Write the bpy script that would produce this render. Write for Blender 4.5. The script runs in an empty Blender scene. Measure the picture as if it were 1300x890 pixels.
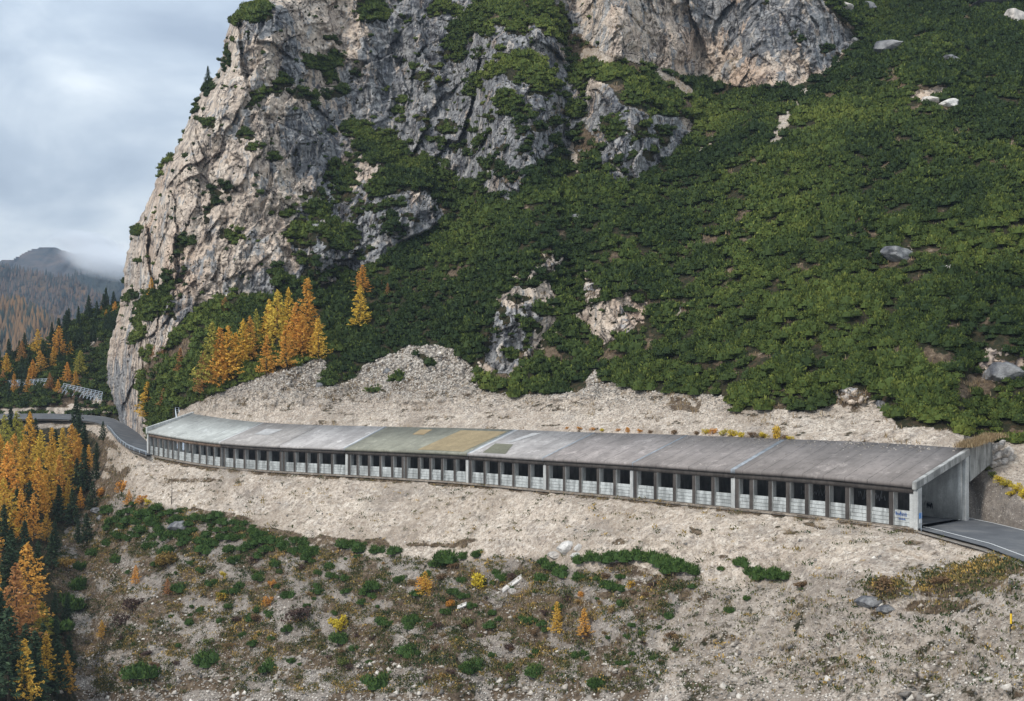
import bpy, math, random
import numpy as np
from mathutils import Vector
R = math.radians
random.seed(7)
rng = np.random.default_rng(11)
SC = bpy.context.scene
COL = SC.collection
F = 1400.0; CX = 650.0; HY = 470.0          # focal length and horizon of the camera, in photo pixels

# ------------------------------------------------------------------ maths helpers
def P(px, py, Y):
    px = np.asarray(px, float); py = np.asarray(py, float); Y = np.asarray(Y, float)
    return np.stack(np.broadcast_arrays((px-CX)/F*Y, Y, (HY-py)/F*Y), -1)

def pix(p):
    p = np.asarray(p, float)
    return CX+F*p[..., 0]/p[..., 1], HY-F*p[..., 2]/p[..., 1]

def _h(ix, iy, iz, s):
    n = (ix*374761393 + iy*668265263 + iz*2147483647*3 + s*1274126177) & 0xffffffff
    n = ((n ^ (n >> 13))*1274126177) & 0xffffffff
    return ((n ^ (n >> 16)) & 0xffff)/32768.0-1.0

def vnoise(x, y, z, s=0):
    x, y, z = np.broadcast_arrays(x, y, z)
    fx, fy, fz = np.floor(x), np.floor(y), np.floor(z)
    ix, iy, iz = fx.astype(np.int64), fy.astype(np.int64), fz.astype(np.int64)
    u, v, w = x-fx, y-fy, z-fz
    u = u*u*u*(u*(u*6-15)+10); v = v*v*v*(v*(v*6-15)+10); w = w*w*w*(w*(w*6-15)+10)
    r = 0
    for a in (0, 1):
        for b in (0, 1):
            for c in (0, 1):
                k = (u if a else 1-u)*(v if b else 1-v)*(w if c else 1-w)
                r = r + k*_h(ix+a, iy+b, iz+c, s)
    return r

def fbm(x, y, z, o=4, s=0, g=.5, lac=2.03):
    r = 0; a = 1; t = 0
    for i in range(o):
        r = r + a*vnoise(x, y, z, s+i*17); t += a
        a *= g; x = x*lac+3.1; y = y*lac+1.7; z = z*lac+5.3
    return r/t

def ridged(x, y, z, o=5, s=0, g=.55):
    r = 0; a = 1; t = 0
    for i in range(o):
        r = r + a*(1-np.abs(vnoise(x, y, z, s+i*13))*2); t += a
        a *= g; x = x*2.1+7.7; y = y*2.1+2.2; z = z*2.1+9.1
    return r/t

def facets(x, y, s=0):
    """flat facets: every cell of a random cell pattern is a plane of its own tilt; also the distance to the cell's edge"""
    ix, iy = np.floor(x).astype(np.int64), np.floor(y).astype(np.int64)
    f1 = np.full(x.shape, 9.0); f2 = np.full(x.shape, 9.0); h = np.zeros(x.shape)
    for a in (-1, 0, 1):
        for b in (-1, 0, 1):
            cx, cy = ix+a, iy+b
            dx = x-(cx+.5+.45*_h(cx, cy, 0, s)); dy = y-(cy+.5+.45*_h(cx, cy, 1, s))
            d = np.sqrt(dx*dx+dy*dy)
            pl = dx*_h(cx, cy, 2, s)+dy*_h(cx, cy, 3, s)*.7+_h(cx, cy, 4, s)*.45
            m = d < f1
            f2 = np.where(m, f1, np.minimum(f2, d)); h = np.where(m, pl, h); f1 = np.where(m, d, f1)
    return h, f2-f1

def inpoly(poly, X, Y):
    m = np.zeros(X.shape, bool)
    n = len(poly)
    for i in range(n):
        x1, y1 = poly[i]; x2, y2 = poly[(i+1) % n]
        if y1 == y2: continue
        m ^= ((Y > min(y1, y2)) & (Y <= max(y1, y2)) & (X < (x2-x1)*(Y-y1)/(y2-y1)+x1))
    return m.astype(float)

def ell(lst, X, Y):
    m = np.zeros(X.shape)
    for e in lst:
        cx, cy, rx, ry = e[:4]; a = R(e[4]) if len(e) > 4 else 0
        dx, dy = X-cx, Y-cy
        c, s = math.cos(a), math.sin(a)
        d = ((dx*c+dy*s)/rx)**2+((-dx*s+dy*c)/ry)**2
        m = np.maximum(m, np.clip((1.25-d)*2.5, 0, 1))
    return m

def blur(a, r, it=2):
    for _ in range(it):
        for ax in (0, 1):
            if isinstance(r, tuple): k = int(r[ax])
            else: k = int(r)
            if k < 1: continue
            pad = [(0, 0), (0, 0)]; pad[ax] = (k+1, k)
            c = np.cumsum(np.pad(a, pad, mode='edge'), axis=ax)
            n = 2*k+1
            a = (c[n:, :]-c[:-n, :])/n if ax == 0 else (c[:, n:]-c[:, :-n])/n
    return a

def ip(x, pts, k=1):
    pts = np.array(pts, float)
    return np.interp(x, pts[:, 0], pts[:, k])

# ------------------------------------------------------------------ object helpers
def tag(o, label=None, cat=None, group=None, kind=None):
    if label: o['label'] = label
    if cat: o['category'] = cat
    if group: o['group'] = group
    if kind: o['kind'] = kind
    return o

def empty(name, loc, rz=0.0, **kw):
    o = bpy.data.objects.new(name, None); COL.objects.link(o)
    o.location = [float(v) for v in loc]; o.rotation_euler = (0, 0, rz); o.empty_display_size = .5
    return tag(o, **kw)

def mesh_np(name, V, Fc, mat, parent=None, attrs=None, smooth=False, uv=None, link=True):
    V = np.asarray(V, np.float32); Fc = np.asarray(Fc, np.int32)
    k = Fc.shape[1]
    me = bpy.data.meshes.new(name)
    me.vertices.add(len(V)); me.vertices.foreach_set('co', V.ravel())
    me.loops.add(Fc.size); me.loops.foreach_set('vertex_index', Fc.ravel())
    me.polygons.add(len(Fc))
    me.polygons.foreach_set('loop_start', np.arange(0, Fc.size, k, dtype=np.int32))
    me.polygons.foreach_set('loop_total', np.full(len(Fc), k, np.int32))
    if smooth: me.polygons.foreach_set('use_smooth', np.ones(len(Fc), bool))
    me.update(calc_edges=True)
    for nm, (dom, arr) in (attrs or {}).items():
        arr = np.asarray(arr, np.float32)
        if arr.ndim == 1:
            a = me.attributes.new(nm, 'FLOAT', dom); a.data.foreach_set('value', arr)
        else:
            a = me.attributes.new(nm, 'FLOAT_COLOR', dom); a.data.foreach_set('color', arr.ravel())
    if uv is not None:
        l = me.uv_layers.new(name='UVMap'); l.data.foreach_set('uv', np.asarray(uv, np.float32)[Fc.ravel()].ravel())
    me.materials.append(mat)
    if not link: return me
    o = bpy.data.objects.new(name, me); COL.objects.link(o)
    if parent: o.parent = parent
    return o

def obj(name, me, parent=None):
    o = bpy.data.objects.new(name, me); COL.objects.link(o)
    if parent: o.parent = parent
    return o

class MB:
    """collects boxes / prisms / tubes (quads and tris) into one mesh"""
    def __init__(s): s.v = []; s.f = []
    def hexa(s, p):                        # 8 corners: bottom 4 ccw, top 4 ccw
        b = len(s.v); s.v += [tuple(map(float, q)) for q in p]
        s.f += [(b, b+3, b+2, b+1), (b+4, b+5, b+6, b+7)]+[(b+i, b+(i+1) % 4, b+4+(i+1) % 4, b+4+i) for i in range(4)]
    def box(s, c, sx, sy, sz, rz=0):       # c = centre of the base
        cs, sn = math.cos(rz), math.sin(rz); p = []
        for z in (0, sz):
            for x, y in ((-1, -1), (1, -1), (1, 1), (-1, 1)):
                X, Y = x*sx/2, y*sy/2
                p.append((c[0]+X*cs-Y*sn, c[1]+X*sn+Y*cs, c[2]+z))
        s.hexa(p)
    def tube(s, pts, rad, n=6):
        pts = [Vector(p) for p in pts]; rings = []
        if not hasattr(rad, '__len__'): rad = [rad]*len(pts)
        for i, p in enumerate(pts):
            d = (pts[min(i+1, len(pts)-1)]-pts[max(i-1, 0)]).normalized()
            a = d.cross(Vector((.31, .95, .07))).normalized(); b = d.cross(a)
            r0 = len(s.v)
            for k in range(n):
                t = 2*math.pi*k/n
                s.v.append(tuple(p+(a*math.cos(t)+b*math.sin(t))*rad[i]))
            rings.append(r0)
        for r0, r1 in zip(rings, rings[1:]):
            s.f += [(r0+k, r0+(k+1) % n, r1+(k+1) % n, r1+k) for k in range(n)]
        s.f.append(tuple(rings[0]+k for k in range(n))[::-1]); s.f.append(tuple(rings[-1]+k for k in range(n)))
    def quad(s, a, b, c, d):
        k = len(s.v); s.v += [tuple(map(float, q)) for q in (a, b, c, d)]; s.f.append((k, k+1, k+2, k+3))
    def build(s, name, mat, parent=None, bevel=0, link=True):
        me = bpy.data.meshes.new(name); me.from_pydata(s.v, [], s.f); me.update(); me.materials.append(mat)
        if not link: return me
        o = bpy.data.objects.new(name, me); COL.objects.link(o)
        if parent: o.parent = parent
        if bevel:
            m = o.modifiers.new('bevel', 'BEVEL'); m.width = bevel; m.segments = 1
        return o

# ------------------------------------------------------------------ materials
class NT:
    def __init__(s, name, rough=.85, spec=.2):
        s.m = bpy.data.materials.new(name); s.m.use_nodes = True
        s.t = s.m.node_tree; s.b = s.t.nodes['Principled BSDF']
        s.b.inputs['Roughness'].default_value = rough
        s.b.inputs['Specular IOR Level'].default_value = spec
        s.tc = s.n('ShaderNodeTexCoord').outputs['Object']
    def n(s, t, **k):
        nd = s.t.nodes.new(t)
        for a, b in k.items(): setattr(nd, a, b)
        return nd
    def L(s, a, b): s.t.links.new(a, b)
    def val(s, nd, key, v):
        if isinstance(v, (int, float)): nd.inputs[key].default_value = v
        elif isinstance(v, tuple): nd.inputs[key].default_value = v if len(v) == 4 or nd.inputs[key].type == 'VECTOR' else (*v, 1)
        else: s.L(v, nd.inputs[key])
    def noise(s, scale, detail=4, rough=.55, vec=None, stretch=None, dist=0):
        v = vec or s.tc
        if stretch:
            mp = s.n('ShaderNodeMapping'); mp.inputs['Scale'].default_value = stretch; s.L(v, mp.inputs['Vector']); v = mp.outputs[0]
        nd = s.n('ShaderNodeTexNoise'); s.L(v, nd.inputs['Vector'])
        nd.inputs['Scale'].default_value = scale; nd.inputs['Detail'].default_value = detail
        nd.inputs['Roughness'].default_value = rough; nd.inputs['Distortion'].default_value = dist
        return nd.outputs['Fac']
    def voro(s, scale, feature='F1', out='Distance', vec=None, stretch=None, rand=1):
        v = vec or s.tc
        if stretch:
            mp = s.n('ShaderNodeMapping'); mp.inputs['Scale'].default_value = stretch; s.L(v, mp.inputs['Vector']); v = mp.outputs[0]
        nd = s.n('ShaderNodeTexVoronoi', feature=feature); s.L(v, nd.inputs['Vector']); nd.inputs['Scale'].default_value = scale
        nd.inputs['Randomness'].default_value = rand
        return nd.outputs[out]
    def ramp(s, fac, stops, interp='LINEAR'):
        nd = s.n('ShaderNodeValToRGB'); cr = nd.color_ramp; cr.interpolation = interp
        while len(cr.elements) < len(stops): cr.elements.new(.5)
        for e, (p, c) in zip(cr.elements, stops):
            e.position = p; e.color = (c, c, c, 1) if isinstance(c, (int, float)) else (*c, 1)
        s.L(fac, nd.inputs[0]); return nd.outputs[0]
    def mix(s, fac, a, b, mode='MIX'):
        nd = s.n('ShaderNodeMixRGB', blend_type=mode)
        s.val(nd, 0, fac); s.val(nd, 1, a); s.val(nd, 2, b); return nd.outputs[0]
    def math(s, op, a, b=0.0, clamp=False):
        nd = s.n('ShaderNodeMath', operation=op); nd.use_clamp = clamp
        s.val(nd, 0, a); s.val(nd, 1, b); return nd.outputs[0]
    def attr(s, name, out='Color'):
        nd = s.n('ShaderNodeAttribute'); nd.attribute_name = name; return nd.outputs[out]
    def sep(s, c):
        nd = s.n('ShaderNodeSeparateColor'); s.L(c, nd.inputs[0]); return nd.outputs
    def color(s, c): s.val(s.b, 'Base Color', c); return s
    def bump(s, h, strength=.5, dist=.2):
        nd = s.n('ShaderNodeBump'); nd.inputs['Strength'].default_value = strength; nd.inputs['Distance'].default_value = dist
        s.L(h, nd.inputs['Height']); s.L(nd.outputs[0], s.b.inputs['Normal']); return s

def rock_color(m):
    """limestone: warm beige faces, slate-grey stained areas, dark seams and pale run-off streaks"""
    tone = m.sep(m.attr('tone'))                        # R = grey, G = warm
    big = m.noise(.035, 5, .6)
    mid = m.noise(.15, 7, .68, dist=.25)
    fine = m.noise(.9, 5, .75)
    streak = m.noise(.26, 6, .7, stretch=(1, 1, .2), dist=.1)
    streak2 = m.noise(.9, 4, .65, stretch=(1, 1, .09))
    beige = m.ramp(mid, [(.32, (.32, .26, .215)), (.43, (.56, .45, .36)), (.55, (.70, .57, .45)), (.72, (.68, .61, .53))])
    beige = m.mix(m.ramp(m.noise(.09, 5, .65), [(.55, 0), (.66, .75)]), beige, (.78, .66, .54))
    beige = m.mix(m.ramp(big, [(.5, 0), (.66, .55)]), beige, (.60, .40, .27))
    grey = m.ramp(mid, [(.30, (.07, .075, .085)), (.42, (.17, .172, .18)), (.55, (.32, .315, .31)), (.72, (.55, .52, .49))])
    g = m.math('ADD', m.math('MULTIPLY', m.math('SUBTRACT', streak, .5), 2.7), tone[0])
    g = m.math('ADD', g, m.math('MULTIPLY', m.math('SUBTRACT', mid, .5), 1.8))
    gf = m.ramp(g, [(.32, 0), (.45, 1)])
    c = m.mix(gf, beige, grey)
    blk = m.ramp(streak2, [(.38, .85), (.48, 0)])
    c = m.mix(m.math('MULTIPLY', blk, m.math('ADD', tone[0], .15)), c, (.05, .058, .08))
    pale = m.ramp(m.noise(.45, 5, .65, stretch=(1, 1, .22)), [(.57, 0), (.66, .7)])
    c = m.mix(pale, c, (.70, .60, .50))
    # joints and fissures: thin, broken, leaning lines
    nz = m.n('ShaderNodeTexNoise'); m.L(m.tc, nz.inputs['Vector']); nz.inputs['Scale'].default_value = .12; nz.inputs['Detail'].default_value = 5
    add = m.n('ShaderNodeVectorMath', operation='MULTIPLY_ADD'); m.L(nz.outputs['Color'], add.inputs[0]); add.inputs[1].default_value = (6, 6, 6); m.L(m.tc, add.inputs[2])
    def ln(scale, st, w, k, rot):
        mp = m.n('ShaderNodeMapping'); mp.inputs['Rotation'].default_value = (0, R(rot), 0); mp.inputs['Scale'].default_value = st; m.L(add.outputs[0], mp.inputs['Vector'])
        f = m.noise(scale, 1.5, .5, vec=mp.outputs[0])
        return m.ramp(m.math('ABSOLUTE', m.math('SUBTRACT', f, .5)), [(0, k), (w, 0)])
    crack = m.math('MAXIMUM', ln(.075, (1, .4, .35), .010, .95, 35), ln(.12, (1, .4, .3), .012, .9, -38))
    crack = m.math('MAXIMUM', crack, ln(.26, (1, .4, .22), .022, .9, 4))
    crack = m.math('MAXIMUM', crack, ln(.5, (.5, .5, 1), .03, .6, 20))
    brk = m.ramp(m.noise(.22, 4, .6), [(.40, 0), (.56, 1)])
    crack = m.math('MAXIMUM', m.math('MULTIPLY', crack, brk), m.math('MULTIPLY', tone[2], .9))
    c = m.mix(crack, c, (.05, .045, .05))
    c = m.mix(m.ramp(fine, [(.33, .7), (.48, 0)]), c, (.10, .09, .09))
    c = m.mix(m.ramp(fine, [(.55, 0), (.68, .4)]), c, (.72, .66, .60))
    h = m.math('ADD', m.math('MULTIPLY', fine, .8), m.math('MULTIPLY', mid, 2.6))
    h = m.math('SUBTRACT', h, m.math('MULTIPLY', crack, 1.0))
    return c, h

def scree_color(m):
    n1 = m.noise(.10, 6, .65); n2 = m.noise(1.7, 6, .8); v = m.voro(1.7, 'F1', 'Color'); v2 = m.voro(4.5, 'F1', 'Color')
    c = m.ramp(n1, [(.30, (.37, .285, .21)), (.43, (.56, .44, .33)), (.58, (.66, .535, .405)), (.70, (.76, .645, .52))])
    sp = m.sep(v)[0]; sp2 = m.sep(v2)[1]
    c = m.mix(.5, c, m.ramp(sp, [(0, (.10, .09, .085)), (.3, (.40, .33, .27)), (.75, (.58, .50, .42)), (1, (.80, .74, .66))]))
    c = m.mix(.30, c, m.ramp(sp2, [(0, (.08, .07, .065)), (.4, (.42, .35, .29)), (1, (.80, .73, .65))]))
    c = m.mix(m.ramp(n2, [(.36, .8), (.47, 0)]), c, (.11, .09, .075))
    c = m.mix(m.ramp(m.noise(.3, 7, .75), [(.53, 0), (.64, .6)]), c, (.25, .19, .135))
    c = m.mix(m.ramp(m.noise(.07, 7, .75, stretch=(1, 1, .5)), [(.47, 0), (.60, .62)]), c, (.27, .215, .165))
    run = m.noise(.55, 5, .7, stretch=(1, 1, .18), dist=.4)
    c = m.mix(m.ramp(run, [(.36, .5), (.46, 0)]), c, (.20, .165, .135))
    c = m.mix(m.ramp(m.noise(.16, 6, .8), [(.58, 0), (.66, .6)]), c, m.mix(.5, c, (.14, .145, .155)))
    h = m.math('ADD', m.math('MULTIPLY', sp, .6), m.math('MULTIPLY', n2, 1.3))
    return c, h

def terrain_mat(name):
    m = NT(name, .95, .1)
    z = m.sep(m.attr('zone'))                           # R rock, G scree, B brown grass
    tone = m.sep(m.attr('tone'))
    rc, rh = rock_color(m)
    sc, sh = scree_color(m)
    sc = m.mix(m.math('MULTIPLY', tone[0], .95), sc, m.mix(.72, sc, (.13, .12, .115)))
    gn = m.noise(.9, 5, .7)
    green = m.ramp(gn, [(.3, (.014, .016, .008)), (.5, (.030, .030, .015)), (.66, (.075, .050, .030)), (.8, (.13, .085, .05))])
    brown = m.ramp(m.noise(1.1, 6, .75), [(.32, (.04, .028, .020)), (.48, (.10, .072, .048)), (.60, (.17, .125, .085)), (.73, (.36, .30, .24))])
    c = m.mix(m.ramp(m.math('ADD', z[2], m.math('MULTIPLY', m.math('SUBTRACT', m.noise(.9, 6, .75), .5), 1.6)), [(.38, 0), (.62, 1)]), green, brown)
    en = m.math('ADD', m.math('MULTIPLY', m.math('SUBTRACT', m.noise(.55, 7, .75), .5), 2.0), m.math('MULTIPLY', m.math('SUBTRACT', m.noise(.12, 4, .6), .5), .7))
    gs = m.ramp(m.math('ADD', z[1], en), [(.40, 0), (.60, 1)])
    # only ground that carries both turf and stones is broken up like this
    both = m.math('MULTIPLY', m.math('MULTIPLY', z[1], m.math('SUBTRACT', 1.0, z[1])), 4.0, True)
    gs = m.mix(m.math('MINIMUM', m.math('MULTIPLY', both, 3.0), 1.0), z[1], gs)
    c = m.mix(gs, c, sc)
    rs = m.ramp(m.math('ADD', z[0], m.math('MULTIPLY', m.math('SUBTRACT', gn, .5), 1.2)), [(.42, 0), (.58, 1)])
    c = m.mix(rs, c, rc)
    m.color(c)
    h = m.mix(rs, m.math('MULTIPLY', sh, .22), m.math('MULTIPLY', rh, 1.0))
    m.bump(h, 1.0, .8)
    return m.m

def leaf_mat(name, dark, mid, light, use_obj=False, trans=.0):
    m = NT(name, .8, .15)
    t = m.attr('tint', 'Fac')
    c = m.ramp(t, [(0, dark), (.5, mid), (1, light)])
    if use_obj:
        oi = m.n('ShaderNodeObjectInfo')
        c = m.mix(1.0, c, oi.outputs['Color'], 'MULTIPLY')
    m.color(c)
    if trans:
        tr = m.n('ShaderNodeBsdfTranslucent'); m.L(c, tr.inputs[0])
        mx = m.n('ShaderNodeMixShader'); mx.inputs[0].default_value = trans
        m.L(m.b.outputs[0], mx.inputs[1]); m.L(tr.outputs[0], mx.inputs[2])
        m.L(mx.outputs[0], m.t.nodes['Material Output'].inputs['Surface'])
    return m.m

def concrete(name, base, dark=.5, streak=.6, rough=.85, panel=None):
    m = NT(name, rough, .25)
    n1 = m.noise(.5, 5, .65); n2 = m.noise(6, 4, .6); st = m.noise(1.6, 4, .6, stretch=(1, 1, .15))
    b = np.array(base)
    c = m.ramp(n1, [(.3, tuple(b*dark)), (.55, tuple(b)), (.8, tuple(np.minimum(b*1.25, .85)))])
    c = m.mix(m.ramp(st, [(.40, streak), (.56, 0)]), c, tuple(b*.38))
    c = m.mix(m.ramp(n2, [(.35, .3), (.55, 0)]), c, tuple(b*.45))
    m.color(c); m.bump(n2, .3, .03)
    return m.m

MT = {}
MT['terrain'] = terrain_mat('alpine_terrain')
MT['bark'] = NT('bark', .95, .1).color((.085, .065, .05)).m
MT['dead'] = NT('dead_wood', .9, .1).color((.10, .085, .075)).m
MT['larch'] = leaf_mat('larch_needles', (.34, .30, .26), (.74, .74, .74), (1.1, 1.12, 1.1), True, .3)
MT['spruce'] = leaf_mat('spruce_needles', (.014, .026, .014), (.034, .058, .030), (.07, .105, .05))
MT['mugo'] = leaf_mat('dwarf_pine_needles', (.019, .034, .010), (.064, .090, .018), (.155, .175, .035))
MT['mugo_near'] = leaf_mat('bush_pine_needles', (.018, .040, .010), (.055, .10, .022), (.13, .19, .045))
MT['grass'] = leaf_mat('dry_grass_blades', (.13, .085, .045), (.27, .19, .10), (.45, .36, .22))
def stone_mat(name, a, b, c_):
    m = NT(name, .9, .15)
    t = m.attr('tint', 'Fac')
    c = m.ramp(t, [(0, a), (.5, b), (1, c_)])
    n = m.noise(1.5, 5, .7)
    m.color(m.mix(m.ramp(n, [(.35, .55), (.6, 0)]), c, tuple(np.array(a)*.7))); m.bump(n, .6, .15)
    return m.m
MT['stones'] = stone_mat('scree_stones', (.10, .095, .09), (.40, .345, .29), (.74, .68, .60))
def boulder_mat(name, pale, dark, f=.5):
    m = NT(name, .9, .15)
    n = m.noise(.55, 6, .7); f2 = m.noise(3, 5, .7)
    st = m.noise(.9, 5, .65, stretch=(1, 1, .25))
    c = m.mix(m.ramp(n, [(f-.10, 1), (f+.08, 0)]), pale, dark)
    c = m.mix(m.ramp(st, [(.36, .7), (.5, 0)]), c, tuple(np.array(dark)*.55))
    c = m.mix(m.ramp(f2, [(.35, .4), (.55, 0)]), c, tuple(np.array(dark)*.7))
    m.color(c); m.bump(m.math('ADD', f2, n), .8, .4)
    return m.m
MT['boulder_grey'] = boulder_mat('grey_boulder', (.27, .265, .26), (.09, .092, .105))
MT['boulder_pale'] = boulder_mat('pale_boulder', (.62, .56, .50), (.27, .25, .24), .42)
MT['boulder_white'] = boulder_mat('white_boulder', (.70, .66, .61), (.42, .39, .36), .40)

# ------------------------------------------------------------------ camera, light, sky
cam = bpy.data.cameras.new('camera'); co = bpy.data.objects.new('camera', cam); COL.objects.link(co)
co.rotation_euler = (R(90), 0, 0); cam.sensor_width = 36; cam.lens = F/1300*36
cam.shift_y = (HY-445)/1300; cam.clip_end = 20000; cam.clip_start = .5
SC.camera = co
SUN_EL, SUN_AZ = R(42), R(-128)           # light comes from the left and from behind the viewer
sd = Vector((math.sin(SUN_AZ)*math.cos(SUN_EL), math.cos(SUN_AZ)*math.cos(SUN_EL), math.sin(SUN_EL)))
sl = bpy.data.lights.new('sun', 'SUN'); sl.energy = 2.2; sl.angle = R(9); sl.color = (1, .95, .88)
so = bpy.data.objects.new('sun', sl); COL.objects.link(so); so.rotation_euler = sd.to_track_quat('Z', 'Y').to_euler()

w = bpy.data.worlds.new('World'); SC.world = w; w.use_nodes = True
wt = w.node_tree; bg = wt.nodes['Background']; bg.inputs[1].default_value = .1
def wn(t, **k):
    nd = wt.nodes.new(t)
    for a, b in k.items(): setattr(nd, a, b)
    return nd
sky = wn('ShaderNodeTexSky', sky_type='NISHITA', sun_disc=False); sky.sun_elevation = SUN_EL; sky.sun_rotation = SUN_AZ
tc = wn('ShaderNodeTexCoord')
mp = wn('ShaderNodeMapping'); mp.inputs['Scale'].default_value = (1, 1, 1.9); mp.inputs['Location'].default_value = (3.4, 1.1, .2)
mp.inputs['Rotation'].default_value = (0, R(28), 0)
wt.links.new(tc.outputs['Generated'], mp.inputs[0])
nz = wn('ShaderNodeTexNoise'); nz.inputs['Scale'].default_value = 5.2; nz.inputs['Detail'].default_value = 9; nz.inputs['Roughness'].default_value = .50; nz.inputs['Distortion'].default_value = .25
wt.links.new(mp.outputs[0], nz.inputs[0])
cr = wn('ShaderNodeValToRGB')
for _ in range(2): cr.color_ramp.elements.new(.5)
for e, (p, c) in zip(cr.color_ramp.elements, [(.34, (3.6, 4.35, 5.4)), (.45, (4.9, 5.75, 6.75)), (.53, (6.4, 7.2, 8.0)), (.64, (9.0, 9.6, 10.0))]):
    e.position = p; e.color = tuple(v/10 for v in c)+(1,)
wt.links.new(nz.outputs['Fac'], cr.inputs[0])
sx = wn('ShaderNodeSeparateXYZ'); wt.links.new(tc.outputs['Generated'], sx.inputs[0])
mr = wn('ShaderNodeMapRange'); wt.links.new(sx.outputs['Z'], mr.inputs['Value'])
mr.inputs['From Min'].default_value = .15; mr.inputs['From Max'].default_value = 1; mr.inputs['To Min'].default_value = 10; mr.inputs['To Max'].default_value = 20   # an overcast sky is about three times brighter overhead
vm = wn('ShaderNodeVectorMath', operation='SCALE'); wt.links.new(cr.outputs[0], vm.inputs[0]); wt.links.new(mr.outputs[0], vm.inputs['Scale'])
mx = wn('ShaderNodeMixRGB'); mx.inputs[0].default_value = .94
wt.links.new(sky.outputs[0], mx.inputs[1]); wt.links.new(vm.outputs[0], mx.inputs[2]); wt.links.new(mx.outputs[0], bg.inputs[0])
SC.view_settings.view_transform = 'Standard'; SC.view_settings.look = 'None'; SC.view_settings.gamma = 1; SC.view_settings.exposure = .27
SC.cycles.max_bounces = 5; SC.cycles.diffuse_bounces = 3; SC.cycles.volume_bounces = 2; SC.cycles.use_denoising = True

# ------------------------------------------------------------------ gallery line (front edge of the gallery, from left to right)
GP = np.array([[189, 577, 30], [235, 587, 31.2], [281, 593.3, 32.3], [320, 596.5, 33.1], [357, 599, 33.8], [400, 601, 34.6], [441, 603.5, 35.3], [520, 608, 37.1], [595, 613, 38.9],
               [692, 622.5, 42], [750, 627, 44], [806, 632.3, 46], [870, 639, 48.3], [933, 645.5, 50.4], [1000, 651.5, 52.6], [1052, 657, 54.4], [1110, 664.5, 56.4], [1160, 671, 58.2]], float)
def front(px):
    px = np.atleast_1d(np.asarray(px, float))
    b = np.interp(px, GP[:, 0], GP[:, 1]); g = np.interp(px, GP[:, 0], GP[:, 2])
    return P(px, b, 5.0*F/g)
_pxs = np.linspace(189, 1160, 400); _fr = front(_pxs)
_k = np.ones(41)/41
def _sm(a):
    e = np.concatenate([a[0]-(a[1:21]-a[0])[::-1], a, a[-1]-(a[-21:-1]-a[-1])[::-1]]); return np.convolve(e, _k, 'valid')
_fs = np.stack([_sm(_fr[:, i]) for i in range(3)], -1)
_tan = np.gradient(_fs[:, :2], axis=0); _tan = np.stack([_sm(_tan[:, 0]), _sm(_tan[:, 1])], -1); _tan /= np.linalg.norm(_tan, axis=1)[:, None]
_nrm = np.stack([-_tan[:, 1], _tan[:, 0]], -1)
_nrm *= np.sign((_nrm*[0, 1]).sum(1))[:, None]
def gal(px, d=0.0, z=0.0):
    """a point of the gallery: px picks the place along it, d metres towards the hill, z metres above the road"""
    i = np.interp(px, _pxs, np.arange(400)); i0 = np.floor(i).astype(int); i1 = np.minimum(i0+1, 399); f = i-i0
    p = _fs[i0]*(1-f)[..., None]+_fs[i1]*f[..., None] if hasattr(f, '__len__') else _fs[i0]*(1-f)+_fs[i1]*f
    n = _nrm[i0]
    q = np.array(p, float)
    q[..., 0] += n[..., 0]*d; q[..., 1] += n[..., 1]*d; q[..., 2] += z
    return q
W, HB, HF = 10.4, 8.2, 5.0
_bk = gal(_pxs, W, HB)
bpx, bpy_ = pix(_bk)

def dense(l, n=5):
    o = []
    for a, b in zip(l, l[1:]): o += [(a[0]+(b[0]-a[0])*k/n, a[1]+(b[1]-a[1])*k/n) for k in range(n)]
    return o+[l[-1]]
# road inner (hill side) and outer (valley side) edges outside the gallery, in photo pixels + distance
def zin(px): return np.interp(px, [-160, 60, 104, 130, 144, 152, 160, 176, 187], [13.6, 13.4, 13.5, 13.6, 13.9, 14.4, 15.0, 16.5, 17.2])
def zout(px): return np.interp(px, [-160, 93, 120, 133, 141, 150, 164, 186], [13.8, 13.9, 14.0, 14.4, 15.0, 16.0, 16.9, 17.6])
_unused = 0
left_in = [(-160, 529.5), (0, 525.5), (60, 524.8), (104, 526.5), (130, 528.5), (144, 531.5), (152, 535), (160, 539), (176, 550), (187, 561)]
left_out = [(-160, 536), (0, 532), (60, 531), (93, 532), (120, 535), (133, 539.5), (141, 547), (150, 558.5), (164, 569), (186, 576.5)]

# ------------------------------------------------------------------ upper mountainside
ST = 1.35
gx = np.arange(60, 1640, ST); gy = np.arange(700, -140, -ST)       # rows from the bottom up
GX, GY = np.meshgrid(gx, gy)
B_pts = [(60, 527), (104, 527), (144, 532), (160, 540), (176, 551), (187, 562), (198, 556), (222, 538)]
B_pts += [(bpx[i], bpy_[i]+2.0) for i in range(0, 400, 10)]+[(bpx[-1], bpy_[-1]+2)]
_bx = bpx[-1]
B_pts += [(_bx+2.5, 650), (1250, 661), (1300, 672.5), (1520, 720), (1640, 760)]
B = ip(gx, B_pts)
zend = -_fs[-1, 2]
D_pts = [(px_, zin(px_)*F/(py_-HY)) for px_, py_ in ((60, 527), (104, 527), (144, 531.5), (160, 539), (176, 550), (187, 561))]+[(198, 252), (222, 246)]
D_pts += [(bpx[i], _bk[i, 1]+.4) for i in range(0, 400, 10)]+[(_bx, _bk[-1, 1]+.4)]
D_pts += [(_bx+2.5, 134.5), (1250, zend*F/(661-HY)), (1300, zend*F/(672.5-HY)), (1520, zend*F/250), (1640, zend*F/290)]
D0 = ip(gx, D_pts)
wx = fbm(GX/26, GY/26, 0*GX, 5, 3)*13; wy = fbm(GX/26, GY/26, 0*GX+9, 5, 5)*10
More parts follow.
